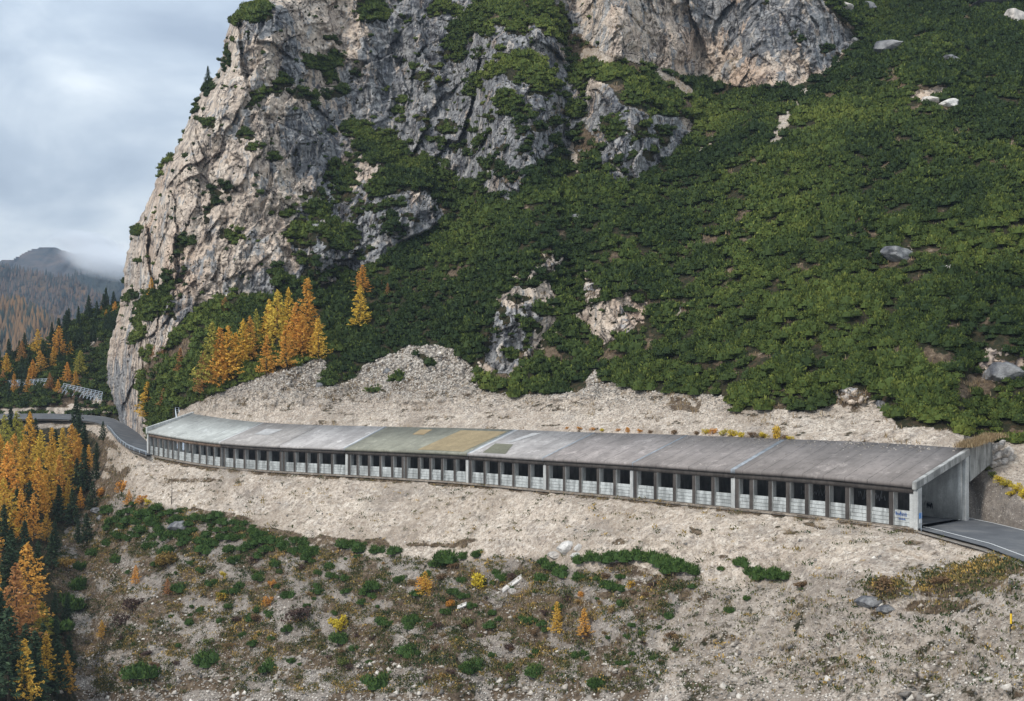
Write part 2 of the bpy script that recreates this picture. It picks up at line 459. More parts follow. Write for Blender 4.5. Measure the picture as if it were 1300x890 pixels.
wx3 = fbm(GX/8, GY/7, 0*GX+2, 4, 33)*9; wy3 = fbm(GX/8, GY/7, 0*GX+5, 4, 35)*7
QX, QY = GX+wx*.8+wx3, GY+wy*.8+wy3
QX2, QY2 = GX+wx*.5, GY+wy*.5

MAIN = [(40, -150), (695, -150), (700, 5), (715, 30), (735, 57), (722, 82), (745, 95), (778, 112), (790, 133), (830, 148), (905, 148), (882, 163), (862, 190), (830, 214),
        (800, 234), (772, 220), (757, 200), (735, 196), (700, 193), (688, 207), (668, 225), (655, 256), (640, 250), (618, 252), (600, 263), (588, 262), (560, 280),
        (535, 298), (513, 307), (488, 326), (470, 337), (440, 352), (400, 362), (365, 372), (340, 378), (300, 371), (265, 385), (235, 408), (222, 422), (212, 440),
        (195, 455), (180, 470), (172, 485), (178, 505), (185, 535), (190, 565), (40, 600)]
CRAG = [(695, -150), (700, 5), (716, 30), (738, 60), (768, 68), (800, 78), (830, 88), (870, 98), (920, 106), (962, 112), (1004, 110), (1040, 94), (1062, 76), (1092, 56), (1074, 32), (1050, 10), (1042, -150)]
OUT = [[(603, 472), (607, 445), (620, 426), (628, 395), (636, 374), (662, 362), (702, 358), (712, 385), (702, 420), (690, 447), (676, 466), (645, 474)],
       [(728, 400), (742, 420), (762, 434), (796, 425), (818, 405), (820, 384), (795, 373), (766, 378), (750, 390)]]
VEGP = [[(600, -150), (600, 0), (588, 15), (572, 32), (560, 50), (558, 72), (575, 83), (592, 79), (596, 60), (602, 44), (618, 46), (626, 33), (645, 42), (661, 46), (672, 33), (688, 40), (702, 56), (716, 62), (736, 58), (716, 30), (702, 8), (690, -5), (690, -150)],
        [(433, 152), (456, 154), (470, 165), (500, 166), (514, 182), (520, 193), (540, 195), (549, 214), (556, 229), (574, 228), (584, 245), (592, 264), (575, 285), (548, 300), (555, 280), (553, 258), (540, 240), (500, 248), (470, 252), (462, 238), (480, 224), (466, 202), (455, 182), (440, 168)],
        [(325, -10), (327, 5), (308, 13), (290, 27), (298, 32), (318, 26), (332, 29), (349, 25), (347, 12), (330, 6), (345, -10)],
        [(722, 82), (740, 76), (790, 80), (830, 92), (880, 104), (960, 120), (960, 160), (900, 165), (870, 150), (845, 140), (815, 135), (792, 128), (775, 105), (750, 100), (745, 118), (728, 112)]]
VEGE = [(423, 52, 11, 5), (410, 78, 26, 11, -12), (416, 98, 9, 7), (345, 114, 34, 8, -33), (383, 122, 16, 6, 30), (423, 119, 16, 6), (472, 14, 21, 15), (534, 98, 17, 6, -22), (505, 130, 9, 5),
        (538, 154, 5, 12), (564, 159, 10, 8), (664, 92, 27, 17, 10), (691, 106, 15, 14), (626, 90, 15, 7), (733, 98, 13, 18), (609, 102, 6, 5), (652, 136, 25, 13, 20), (730, 140, 16, 10),
        (595, 117, 5, 8), (686, 163, 10, 7), (660, 167, 8, 7), (663, 187, 5, 14, 35), (627, 211, 20, 6, -6), (649, 223, 14, 5), (597, 245, 14, 15), (738, 176, 12, 20), (557, 8, 13, 9), (514, 20, 8, 4),
        (434, 218, 14, 12), (215, 206, 7, 7), (203, 217, 4, 3), (170, 293, 4, 8, 20), (268, 260, 5, 26, 28), (230, 316, 7, 17, 30), (213, 358, 9, 20, 22), (191, 388, 16, 18, 40), (170, 409, 6, 7), (163, 378, 4, 10),
        (234, 342, 5, 5), (298, 300, 14, 9, 25), (272, 242, 4, 7), (290, 239, 5, 6), (309, 171, 11, 5), (327, 187, 13, 5), (350, 198, 5, 6), (371, 195, 3, 3), (318, 136, 9, 4, -35), (397, 139, 6, 5), (450, 161, 18, 9),
        (423, 166, 8, 4), (452, 184, 9, 6), (449, 200, 9, 5), (427, 208, 5, 4), (429, 227, 18, 8), (435, 250, 15, 11), (385, 296, 15, 17), (431, 300, 26, 19), (389, 329, 12, 9), (435, 343, 15, 9), (351, 346, 6, 11),
        (365, 268, 8, 6), (404, 268, 15, 10), (453, 270, 9, 7), (491, 262, 25, 6), (504, 288, 9, 8), (365, 366, 15, 12), (395, 352, 12, 14), (285, 75, 4, 9), (283, 85, 5, 7), (262, 112, 9, 11), (245, 135, 6, 10), (262, 155, 8, 6),
        (540, 225, 30, 14), (205, 222, 3, 8, 30), (172, 430, 8, 12, 20), (185, 452, 9, 5), (215, 395, 5, 12), (774, 162, 12, 17), (815, 165, 13, 9), (845, 172, 12, 10), (786, 200, 8, 8), (825, 195, 9, 7),
        (1010, 40, 6, 4), (1018, 50, 6, 4), (1050, 62, 8, 5), (972, 8, 5, 3), (660, 380, 10, 5), (640, 400, 8, 7), (675, 415, 9, 12), (690, 392, 10, 7), (655, 452, 10, 6), (670, 440, 6, 10), (615, 435, 6, 4),
        (700, 30, 20, 20), (575, 15, 8, 6), (450, 95, 8, 4), (640, 60, 10, 5), (620, 150, 8, 4), (580, 185, 8, 5), (610, 175, 6, 6), (632, 190, 7, 4), (555, 180, 9, 5), (700, 150, 7, 6), (705, 175, 8, 5)]
ROCKE = [(688, 342, 26, 9, -25), (702, 326, 14, 6), (655, 385, 16, 14), (1085, 508, 16, 7), (744, 350, 10, 9), (752, 368, 9, 8), (660, 352, 8, 4), (1075, 497, 18, 8), (752, 382, 8, 5), (1180, 118, 26, 7), (1150, 318, 17, 7), (1272, 466, 27, 20)]
SCR = [(187, 567), (228, 524), (250, 512), (268, 505), (303, 488), (338, 474), (372, 465), (403, 456), (413, 462), (411, 492), (425, 490), (441, 483), (462, 465), (493, 450), (528, 441), (560, 441), (583, 450), (600, 475), (610, 498),
       (650, 503), (700, 500), (735, 498), (752, 486), (770, 488), (800, 493), (850, 500), (919, 503), (936, 519), (988, 522), (1044, 519), (1057, 503), (1075, 492), (1099, 501), (1127, 519), (1141, 540), (1196, 547), (1262, 562),
       (1330, 560), (1600, 590), (1600, 760), (187, 760)]
BROWNP = [[(712, 25), (742, 48), (772, 70), (830, 92), (880, 110), (850, 112), (800, 90), (760, 84), (715, 82), (728, 64)]]
BROWNE = [(748, 185, 12, 20), (605, 290, 18, 8), (1130, 88, 8, 6), (1135, 100, 20, 4), (1005, 200, 5, 9, 30), (975, 215, 4, 5), (875, 118, 14, 5), (905, 175, 10, 9, -45), (865, 397, 8, 10), (810, 440, 48, 7, -10), (780, 455, 30, 6),
          (1140, 328, 22, 7), (1090, 305, 26, 6, 20), (1040, 335, 8, 9), (1180, 137, 35, 4), (1110, 130, 8, 5), (1125, 210, 8, 9), (1240, 490, 22, 12), (870, 515, 25, 7), (1085, 505, 28, 10), (905, 305, 20, 4), (960, 290, 30, 3), (640, 480, 25, 5),
          (215, 455, 20, 9, -30), (195, 470, 12, 16), (235, 440, 10, 14), (1270, 210, 12, 5), (1085, 15, 7, 6), (940, 265, 12, 3), (700, 450, 10, 8), (1180, 450, 9, 8), (1180, 320, 8, 4), (1230, 170, 20, 3), (1050, 250, 15, 3)]
SCRE = [(1020, 118, 7, 5, -50), (1008, 135, 6, 5, -50), (997, 152, 8, 5, -60), (990, 166, 5, 8, 20), (983, 180, 7, 3), (1056, 82, 9, 3, -10), (729, 200, 3, 14, -15), (733, 212, 3, 5), (870, 115, 12, 5, 30), (858, 105, 16, 3, 30), (900, 178, 7, 3, -40),
        (888, 192, 5, 3, -40), (752, 70, 12, 7), (764, 72, 16, 5), (860, 393, 4, 7), (756, 492, 9, 15), (985, 192, 6, 2), (845, 98, 16, 3, 25)]
bkc = inpoly([(240, 520), (340, 470), (412, 452), (470, 455), (540, 430), (620, 470), (700, 495), (700, 503), (600, 508), (420, 508), (300, 520)], QX, QY)
gully = ell([(1018, 118, 10, 8), (990, 170, 10, 18)], QX, QY)

rock = np.maximum(inpoly(MAIN, QX2, QY2), inpoly(CRAG, QX2, QY2))
for o_ in OUT: rock = np.maximum(rock, inpoly(o_, QX, QY))
rock = np.maximum(rock, ell(ROCKE, QX, QY))
veg = ell(VEGE, QX, QY)
for v_ in VEGP: veg = np.maximum(veg, inpoly(v_, QX, QY))
# scattered tufts on the broken grey rock between the cliffs
tuft = fbm(GX/9, GY/7, 0*GX+3, 3, 77)
inmid = ell([(620, 150, 130, 110), (470, 290, 110, 70), (800, 190, 60, 45), (640, 410, 60, 60)], GX, GY)
veg = np.maximum(veg, np.clip((tuft-.33)*9, 0, 1)*inmid)
led = fbm((GX+GY*.9)/5, (GY-GX*.55)/2.2*.5, 0*GX+3, 3, 79)
veg = np.maximum(veg, np.clip((led-.47)*10, 0, 1)*(GX < 760)*(GY < 420))
scree = inpoly(SCR, QX2, QY2)
scree = np.maximum(scree*(1-ell([(622, 490, 20, 7), (500, 485, 6, 4), (540, 455, 10, 5), (480, 500, 8, 3), (640, 490, 16, 6)], QX, QY)), ell([(e[0], e[1], e[2]*1.25, e[3]*1.35)+tuple(e[4:]) for e in SCRE], GX+wx3*.5, GY+wy3*.5))
brown = np.maximum(ell(BROWNE, QX, QY), scree*bkc*np.clip(.38+fbm(GX/14, GY/9, 0*GX, 4, 141)*1.1, 0, .62))
brown = np.maximum(brown, scree*(GX > 260)*(GX < 1200)*np.clip(fbm(GX/26, GY/5, 0*GX+2, 4, 145)*2.2-.25, 0, .55))
scree = np.minimum(scree, 1-brown*.85*(scree > .5)*(GY > 430)*(GX < 1210))
for b_ in BROWNP: brown = np.maximum(brown, inpoly(b_, QX, QY))
bn = fbm(GX/30, GY/11, 0*GX, 4, 21)
brown = np.maximum(brown, np.clip((bn-.33)*5, 0, 1)*(GX > 560)*.9)
brk = np.clip((fbm(GX/6, GY/5, 0*GX+1, 4, 37)+.16+.45*inpoly(OUT[0], GX, GY)+.25*inpoly(OUT[1], GX, GY))*7, 0, 1)
smallr = np.maximum(ell(ROCKE, QX, QY), np.maximum(inpoly(OUT[0], QX, QY), inpoly(OUT[1], QX, QY)))*(GY > 300)
rock = rock*(1-smallr*(1-brk)*.9)
cliff = blur(np.clip(rock, 0, 1), 3)
rock = rock*(1-veg)
brown_b = inpoly([(712, 25), (742, 48), (772, 70), (830, 92), (880, 110), (850, 112), (800, 90), (760, 84), (715, 82), (728, 64)], QX, QY)
rock = rock*(1-brown_b)
scree = scree*(1-rock)
# tone: how grey-stained the stone is
grey = ell([(340, 25, 32, 20), (368, 78, 14, 30), (395, 180, 38, 45), (415, 215, 20, 50), (530, 60, 80, 70), (470, 300, 100, 60), (350, 360, 40, 20), (620, 150, 130, 110), (440, 130, 20, 30), (790, 180, 80, 60), (650, 30, 80, 50),
            (480, 100, 30, 60), (645, 430, 30, 40), (150, 505, 12, 50), (235, 395, 25, 14), (960, 30, 90, 40), (1050, 55, 30, 30), (600, 230, 60, 40)], QX, QY)
warm = ell([(470, 90, 12, 50, 5), (445, 140, 25, 14), (440, 40, 25, 30), (880, 60, 60, 40), (800, 40, 40, 40), (555, 215, 30, 12), (500, 190, 20, 8), (440, 230, 12, 30), (455, 60, 12, 40)], QX, QY)
grey = np.clip(blur(grey, 5)-blur(warm, 4)*.45, 0, 1)*.62
grey = grey+.15
bank = inpoly([(1195, 590), (1225, 575), (1262, 598), (1300, 640), (1600, 700), (1600, 800), (1195, 800)], QX2, QY2)
grey = np.where(scree > .4, .12+.78*bank, grey)
grey = np.where((scree > .2) & (bkc > .5), .22+.3*np.clip(fbm(GX/20, GY/12, 0*GX, 3, 147)*2, 0, 1), grey)
grey = np.where((scree > .4) & (ell([(403, 478, 7, 18), (330, 486, 60, 6, -20)], QX, QY) > .4), .75, grey)

# steepness in the viewing direction, integrated up every column to give the distance
bench = blur(scree*(GX > 420)*(GY > 480), 4)
m_ = .60+1.9*blur(rock, 7)+.25*ell([(640, 420, 70, 60)], GX, GY)
m_ = m_-.22*bench+.10*fbm(GX/90, GY/90, 0*GX, 3, 31)
m_ = np.where(GX < 420, m_+.35*np.clip((420-GX)/200, 0, 1), m_)
m_ += 1.3*bank
t = (HY-GY)/F
valid = (GY < B[None, :])
lnY = np.log(D0)[None, :]+np.cumsum(np.where(valid, (ST/F)/np.maximum(m_-t, .16), 0), axis=0)
# keep the foot where the gallery is, smooth sideways with height
hgt = np.clip((B[None, :]-GY)/70, 0, 1)
ls = blur(lnY, (1, 11), 3)
lnY = lnY*(1-hgt)+ls*hgt
Yd = np.exp(lnY)
X0 = (GX-CX)/F*Yd; Z0 = (HY-GY)/F*Yd
rs = np.maximum(cliff, blur(rock, 1))
def relief(X, Y, Z):
    # buttresses, joint-bounded slabs and pillars, fine roughness
    wx_ = X+2.2*vnoise(X/13, Y/40, Z/13, 4)+.8*vnoise(X/4, Y/20, Z/4, 2); wz_ = Z+2.2*vnoise(X/12+5, Y/40, Z/12, 6)+.8*vnoise(X/4+3, Y/20, Z/4, 8)
    a = ridged(wx_/46, Y/90, wz_/90, 4, 1)*7.0
    b = ridged((wx_+.2*wz_)/13, Y/50, wz_/40, 4, 9)*3.0
    st_ = fbm(wx_/1.5, Y/20, wz_/9, 3, 15)*.75+fbm(wx_/5, Y/20, wz_/2.2, 3, 16)*.6
    c = ridged(X/3.0, Y/12, Z/3.6, 4, 19)*1.3
    h1, e1 = facets((wx_+.25*wz_)/13, (wz_-.2*wx_)/34, 3); h2, e2 = facets((wx_-.35*wz_)/6, (wz_+.3*wx_)/13, 5); h3, e3 = facets((wx_+.1*wz_)/2.3, wz_/4.6, 7); h4, e4 = facets((wx_-.2*wz_)/1.15, wz_/1.6, 9)
    global SEAM
    lw = fbm(X/7, Y/20, Z/7, 4, 57)
    SEAM = np.clip(np.maximum(np.maximum(1-e1/.018, (1-e2/.035)*.85), (1-e3/.08)*.5)*np.clip(.45+lw*3.2, 0, 1.2), 0, 1)
    return a+b+h1*5.5+h2*3.0+h3*1.3+h4*.6+st_+c-SEAM*.5

rel = relief(X0, Yd, Z0)
rel = rel-(rel*rs).sum()/rs.sum()
rel = np.where(rel > 0, rel*1.0, rel*1.0)
bankm = blur(scree*inpoly([(240, 520), (340, 470), (412, 452), (470, 455), (540, 430), (620, 470), (700, 495), (760, 480), (760, 505), (600, 512), (420, 512), (300, 520)], GX, GY), 2)
Yd = Yd-bankm*(ridged(X0/7+Z0/25, Yd/20, Z0/22, 4, 143)*3.2+ridged(X0/2.2, Yd/8, Z0/7, 3, 144)*.8)*1.2
soft = fbm(X0/22, Yd/22, Z0/22, 4, 41)*2.6+fbm(X0/5, Yd/5, Z0/5, 3, 43)*.5
amp = np.clip((B[None, :]-GY)/24, 0, 1)
X_, Z_ = X0, Z0
Yd = Yd-(rel*rs*np.clip(Yd/300, .3, 1.3)+soft*(1-rs)*(1-.75*blur(scree, 2)))*amp*.9
Yd -= (fbm(X0/1.6, Yd/1.6, Z0/1.6, 3, 47)*.35+ridged(X0/6, Yd/6, Z0/6, 3, 48)*.5)*blur(scree, 1)*np.clip((B[None, :]-GY)/8, 0, 1)
# the left outline of the cliff
LP = [(-150, 372), (0, 338), (4, 327), (11, 308), (20, 299), (27, 292), (40, 289), (52, 284), (66, 284), (84, 280), (95, 275), (104, 266), (118, 255), (130, 248), (142, 244), (160, 237), (178, 228), (196, 220), (205, 210), (215, 202), (228, 199),
      (245, 192), (262, 186), (275, 179), (284, 172), (292, 167), (303, 165), (315, 163), (330, 161), (345, 157), (365, 157), (380, 154), (400, 149), (415, 147), (430, 141), (445, 138), (460, 135), (480, 133), (500, 136), (515, 141), (528, 146), (700, 146)]
Ls = ip(GY[:, 0], LP)+fbm(GY[:, 0]/7, 0*GY[:, 0], 0*GY[:, 0], 3, 8)*2.6
Lg = Ls[:, None]
over = np.clip(Lg-GX, 0, None)
Yd = Yd+38*np.exp(-np.clip(GX-Lg, 0, None)/11)
pxc = np.where(over > 0, Lg+over*.10, GX)
Yd = Yd+over*1.6
pyc = np.minimum(GY, B[None, :])
drop = np.clip(GY-B[None, :], 0, None)
PU = P(pxc, pyc, Yd)
PU[..., 2] -= drop*.35*(GX < _bx+1); PU[..., 2] -= drop*.05*(GX >= _bx+1)
PU[..., 1] += drop*.02

def grid_faces(nr, nc):
    i = np.arange(nr*nc).reshape(nr, nc)
    return np.stack([i[:-1, :-1], i[:-1, 1:], i[1:, 1:], i[1:, :-1]], -1).reshape(-1, 4)

def grid_obj(name, PG, mat, attrs, keep=None, **kw):
    nr, nc = PG.shape[:2]
    Fc = grid_faces(nr, nc)
    if keep is not None: Fc = Fc[keep[:-1, :-1].reshape(-1)]
    return mesh_np(name, PG.reshape(-1, 3), Fc, mat, attrs=attrs, smooth=True, **kw)

wxs = X_+6*vnoise(X_/14, Yd/14, Z_/14, 4); wzs = Z_+6*vnoise(X_/14+5, Yd/14, Z_/14, 6)
def rgba(*ch):
    s = ch[0].shape
    ch = [np.broadcast_to(c, s) for c in ch]+[np.zeros(s)]*(3-len(ch))
    return np.stack(ch+[np.ones(s)], -1).reshape(-1, 4)
keep = (drop < 14) & (over < 60)
tag(grid_obj('mountainside', PU, MT['terrain'], {'zone': ('POINT', rgba(rock, scree, brown)), 'tone': ('POINT', rgba(grey, warm, SEAM*rs))}, keep), kind='structure',
    label='limestone cliff and dwarf pine slope rising above the gallery')

# ------------------------------------------------------------------ lower slope, from the road down towards the viewer
lx = np.arange(-260, 1640, 1.7); ly = np.arange(505, 1060, 1.25)
LX, LY = np.meshgrid(lx, ly)
left_in, left_out = dense(left_in), dense(left_out)
BL = [p for p in left_out]+[(g[0], g[1]+.3) for g in GP]+[(1172, 674.5), (1187, 678), (1240, 693), (1300, 716), (1400, 760), (1530, 830), (1640, 900)]
BLo = ip(lx, BL)
Dl = []
for (a, b) in left_out: Dl.append((a, zout(a)*F/(b-HY)))
for g in GP: Dl.append((g[0], 5*F/g[2]))
for (a, b) in [(1172, 674.5), (1187, 678), (1240, 693), (1300, 716), (1400, 760), (1530, 830), (1640, 900)]: Dl.append((a, (zend+.1)*F/(b-HY)))
D1 = ip(lx, Dl)
D1 = np.convolve(np.pad(D1, 8, mode='edge'), np.ones(17)/17, 'valid')
qx = LX+fbm(LX/30, LY/22, 0*LX, 5, 61)*16; qy = LY+fbm(LX/30, LY/22, 0*LX+4, 5, 63)*9
tl = (HY-LY)/F
ml = .52+.10*fbm(LX/80, LY/50, 0*LX, 3, 65)
ml = ml-.30*np.clip((200-LX)/160, 0, 1)
ml = ml-.26*blur(inpoly([(1000, 668), (1160, 672), (1330, 735), (1330, 760), (1050, 715)], LX, LY), 6)
ml = ml+.25*blur(inpoly([(600, 700), (900, 730), (1080, 735), (1200, 760), (1200, 830), (600, 830)], LX, LY), 6)
vl = LY > BLo[None, :]
lnl = np.log(D1)[None, :]-np.cumsum(np.where(vl, (1.25/F)/np.maximum(ml-tl, .16), 0), axis=0)
hl = np.clip((LY-BLo[None, :])/70, 0, 1)
lnl = lnl*(1-hl)+blur(lnl, (1, 10), 3)*hl
YL = np.exp(lnl)
XL = (LX-CX)/F*YL; ZL = (HY-LY)/F*YL
# what grows and lies where
VEGLOW = [(60, 640), (150, 625), (190, 640), (300, 662), (400, 692), (470, 704), (560, 712), (640, 708), (700, 715), (760, 722), (880, 728), (900, 745), (860, 775), (840, 810), (820, 990), (-200, 990), (-200, 600), (40, 560)]
GREYS = [(70, 720), (130, 700), (190, 705), (215, 740), (170, 790), (130, 830), (120, 990), (60, 990), (75, 780)]
dirt = blur(inpoly(VEGLOW, qx, qy), 2)
dirt2 = blur(inpoly([(880, 745), (960, 742), (1050, 720), (1120, 735), (1180, 715), (1320, 720), (1600, 760), (1600, 990), (820, 990), (840, 800)], qx, qy), 3)
dirt = np.maximum(dirt, .55*dirt2)
gr = inpoly(GREYS, qx, qy)
bl_n = fbm(LX/22, LY/14, 0*LX, 5, 71)
brl = dirt*np.clip(.5+bl_n*1.5, 0, .85)
brl = np.maximum(brl, ell([(1230, 735, 70, 16, -12), (1130, 745, 30, 12), (1280, 722, 40, 10), (1190, 770, 40, 10), (800, 722, 30, 8), (455, 688, 50, 4, 8), (560, 690, 50, 4), (280, 655, 40, 4, 12), (380, 682, 60, 4, 12), (250, 612, 30, 4),
                           (700, 770, 60, 16), (560, 780, 90, 12), (1040, 668, 20, 3)], qx, qy)*.9)
brl = np.maximum(brl, .8*(np.abs(LY-BLo[None, :]-2.5) < 3.0)*(LX > 195)*(LX < 1165)*(fbm(LX/15, LY*0, LX*0, 2, 5) > -.35))
brl = np.maximum(brl, np.clip((fbm(LX/34, LY/13, 0*LX, 5, 75)-.42)*5, 0, .8))
wood = blur(inpoly([(-300, 533), (100, 540), (125, 560), (112, 600), (105, 650), (75, 700), (70, 740), (95, 790), (90, 990), (-200, 990)], qx, qy), 2)
brl = np.maximum(brl, .8*inpoly([(100, 545), (140, 560), (165, 590), (150, 620), (120, 640), (100, 640)], qx, qy)*(bl_n > -.15))
brl = np.minimum(blur(brl, 1), .74)*(1-.6*wood)
scl = np.clip(1-brl-wood, 0, 1)
greyl = np.clip(.05+.80*dirt+.5*gr+.35*np.clip(fbm(LX/40, LY/16, 0*LX, 4, 78)-.1, 0, 1)*2, 0, .9)
greyl = np.maximum(greyl, ell([(1110, 755, 70, 30), (1170, 694, 26, 4, 4), (950, 770, 60, 20)], qx, qy)*.45)
hn = np.clip((LY-BLo[None, :])/14, 0, 1)
n1 = fbm(XL/9, YL/9, ZL/9, 4, 81)*1.5+ridged(XL/3.2, YL/3.2, ZL/3.2, 4, 83)*.55
gul = ridged((XL+YL)/11, ZL/60, 0*XL, 3, 85)*1.6+ridged((XL+.4*YL)/3.6, YL/50, ZL/30, 4, 86)*.7
YL = YL-(n1+gul)*hn*.9-fbm(XL/.9, YL/.9, ZL/.9, 2, 87)*.16*hn
pyl = np.maximum(LY, BLo[None, :])
up = np.clip(BLo[None, :]-LY, 0, None)
PL = P(LX, pyl, YL)
PL[..., 0] += up*.10; PL[..., 1] += up*.35; PL[..., 2] -= .05+up*.10
keepl = up < 20
tag(grid_obj('lower_slope', PL, MT['terrain'], {'zone': ('POINT', rgba(0*brl, scl, brl)), 'tone': ('POINT', rgba(greyl, 0*greyl))}, keepl), kind='structure',
    label='pale gravel slope falling from the road to the stony valley side')

# ------------------------------------------------------------------ farther wooded slope left of the cliff
fx = np.arange(-190, 215, 1.6); fy = np.arange(550, 360, -1.6)
FX, FY = np.meshgrid(fx, fy)
topf = ip(fx, [(-190, 520), (-60, 482), (0, 460), (25, 447), (45, 437), (60, 431), (85, 416), (110, 398), (130, 391), (150, 386), (175, 384), (215, 380)])
lf = np.log(ip(fx, [(-190, 350), (60, 340), (120, 336), (150, 332), (215, 330)]))[None, :]+np.cumsum((1.6/F)/np.maximum(.5-(HY-FY)/F+.1*fbm(FX/40, FY/40, 0*FX, 3, 90), .2)*(FY < 529), axis=0)
YF = np.exp(blur(lf, (1, 4)))
YF -= fbm(FX/16, FY/16, 0*FX, 4, 91)*6
pyf = np.maximum(FY, topf[None, :]); ov = np.clip(topf[None, :]-FY, 0, None)
PF = P(FX, pyf, YF); PF[..., 1] += ov*4; PF[..., 2] -= ov*1.0
brf = np.clip(fbm(FX/14, FY/8, 0*FX, 4, 93)*2.6-.1, 0, 1)
brf = np.maximum(brf, ell([(110, 512, 50, 9), (120, 440, 20, 6, -35), (105, 505, 30, 8)], FX, FY))
scf = ell([(98, 515, 12, 3), (115, 437, 14, 2, -35), (60, 520, 60, 2.5), (122, 508, 8, 6), (60, 523, 90, 2)], FX+wx[:1, :1]*0, FY)
tag(grid_obj('far_hillside', PF, MT['terrain'], {'zone': ('POINT', rgba(0*brf, scf, brf)), 'tone': ('POINT', rgba(0*brf+.25, 0*brf))}, ov < 40), kind='structure', label='wooded slope beyond the cliff foot')

# ------------------------------------------------------------------ distant mountains
def far_mat(name, a, b, c):
    m = NT(name, .95, .05)
    n = m.noise(.022, 7, .72); n2 = m.noise(.006, 4, .6)
    m.color(m.mix(m.ramp(n2, [(.40, 0), (.6, .6)]), m.ramp(n, [(.36, a), (.5, b), (.64, c)]), a)); m.bump(n, .8, 12)
    return m.m
FM = [('far_mountain', 'bare brown mountain ridge fading into cloud on the horizon', 3300, .42, [(-260, 350), (-100, 342), (0, 330), (14, 329), (26, 322), (40, 316), (54, 313), (66, 313), (80, 317), (96, 321), (112, 322), (130, 327), (150, 336), (200, 345), (300, 380)],
       far_mat('far_alpine_heath', (.035, .045, .045), (.085, .065, .055), (.14, .10, .08)), 22),
      ('middle_ridge', 'forested ridge with brown larch woods below the far mountain', 2000, .5, [(-260, 330), (-100, 334), (0, 339), (25, 343), (45, 349), (70, 351), (88, 353), (100, 362), (118, 374), (130, 382), (150, 395), (200, 425), (300, 470)],
       far_mat('far_larch_wood', (.030, .040, .040), (.115, .075, .045), (.20, .115, .05)), 12),
      ('blue_ridge', 'dark forested ridge seen beside the cliff in the distance', 2500, .5, [(-260, 420), (0, 400), (60, 372), (88, 350), (110, 346), (135, 345), (155, 343), (200, 336), (300, 330)],
       far_mat('far_spruce_wood', (.022, .032, .036), (.04, .05, .045), (.07, .065, .05)), 14),
      ('near_ridge', 'nearer slope of mixed orange and green forest at the far left', 1150, .45, [(-260, 360), (-80, 372), (0, 386), (22, 390), (40, 400), (58, 412), (75, 425), (92, 436), (110, 450), (160, 480), (300, 520)],
       far_mat('near_larch_wood', (.030, .040, .030), (.10, .07, .045), (.18, .11, .06)), 6)]
far_grids = {}
for nm, lb, D, mm, top, mat, na in FM:
    ax_ = np.arange(-260, 300, 2.5); ay = np.arange(560, 290, -2.0)
    AX, AY = np.meshgrid(ax_, ay)
    tp = ip(ax_, top)+fbm(ax_/9, 0*ax_, 0*ax_+D, 3, 5)*1.2
    la = math.log(D*.8)+np.cumsum((2.0/F)/(mm-(HY-AY)/F), axis=0)
    YA = np.exp(la)*(1+.03*ridged(AX/50+AY/70, AY/90, 0*AX+D, 4, 7))
    pya = np.maximum(AY, tp[None, :]); oa = np.clip(tp[None, :]-AY, 0, None)
    PA = P(AX, pya, YA); PA[..., 1] += oa*D/90; PA[..., 2] -= oa*D/400
    tag(grid_obj(nm, PA, mat, {}, oa < 40), kind='structure', label=lb)
    far_grids[nm] = (PA, (oa <= 0)*1.0)

# ------------------------------------------------------------------ scatter helpers
def sample_grid(PG, wgt, n, seed=0):
    r = np.random.default_rng(seed)
    a = PG[1:, :-1]-PG[:-1, :-1]; b = PG[:-1, 1:]-PG[:-1, :-1]
    ar = np.linalg.norm(np.cross(a, b), axis=-1)
    ar = np.minimum(ar, np.percentile(ar, 97))
    p = (ar*wgt[:-1, :-1]).ravel(); p = p/p.sum()
    idx = r.choice(p.size, n, p=p)
    i, j = np.divmod(idx, PG.shape[1]-1)
    u, v = r.random(n)[:, None], r.random(n)[:, None]
    return (PG[i, j]*(1-u)*(1-v)+PG[i+1, j]*u*(1-v)+PG[i, j+1]*(1-u)*v+PG[i+1, j+1]*u*v), i, j

def bush_proto(n, seed, L=.22, wd=.09, up_=.55, k=6, dome=False):
    """a dwarf pine: a low cushion made of several mounds, thick with short upright shoots; unit radius"""
    r = np.random.default_rng(seed)
    cc = np.stack([r.uniform(-.55, .55, k), r.uniform(-.55, .55, k), r.uniform(-.05, .22, k)], -1); cr_ = r.uniform(.36, .60, k)
    w_ = r.integers(0, k, n)
    th = r.uniform(0, 2*np.pi, n); ph = np.arccos(r.uniform(.0, 1, n))
    d = np.stack([np.sin(ph)*np.cos(th), np.sin(ph)*np.sin(th), np.cos(ph)], -1)
    base = cc[w_]+d*cr_[w_][:, None]*r.uniform(.85, 1.0, n)[:, None]
    up = d*.8+np.array([0, 0, up_])+r.normal(0, .38, (n, 3)); up /= np.linalg.norm(up, axis=1)[:, None]
    side = np.cross(up, r.normal(0, 1, (n, 3))); side /= np.linalg.norm(side, axis=1)[:, None]
    ln = L*r.uniform(.6, 1.3, n)[:, None]; ww = wd*r.uniform(.7, 1.3, n)[:, None]
    V = np.stack([base-up*ln*.3, base+side*ww+up*ln*.35, base+up*ln, base-side*ww+up*ln*.35], 1)
    tint = np.clip(.46+r.normal(0, .20, n)+r.normal(0, .10, k)[w_], 0, 1)
    if dome:
        Q = []
        for c, q in zip(cc, cr_):
            q = q*.86
            for i in range(6):
                a0, a1 = i*np.pi/3, (i+1)*np.pi/3
                for p0, p1 in ((0, .8), (.8, 1.57)):
                    Q.append([c+q*np.array([math.cos(p)*math.cos(a), math.cos(p)*math.sin(a), math.sin(p)]) for p, a in ((p0, a0), (p0, a1), (p1, a1), (p1, a0))])
        V = np.concatenate([V, np.array(Q)]); tint = np.concatenate([tint, np.full(len(Q), .22)])
    return V, tint

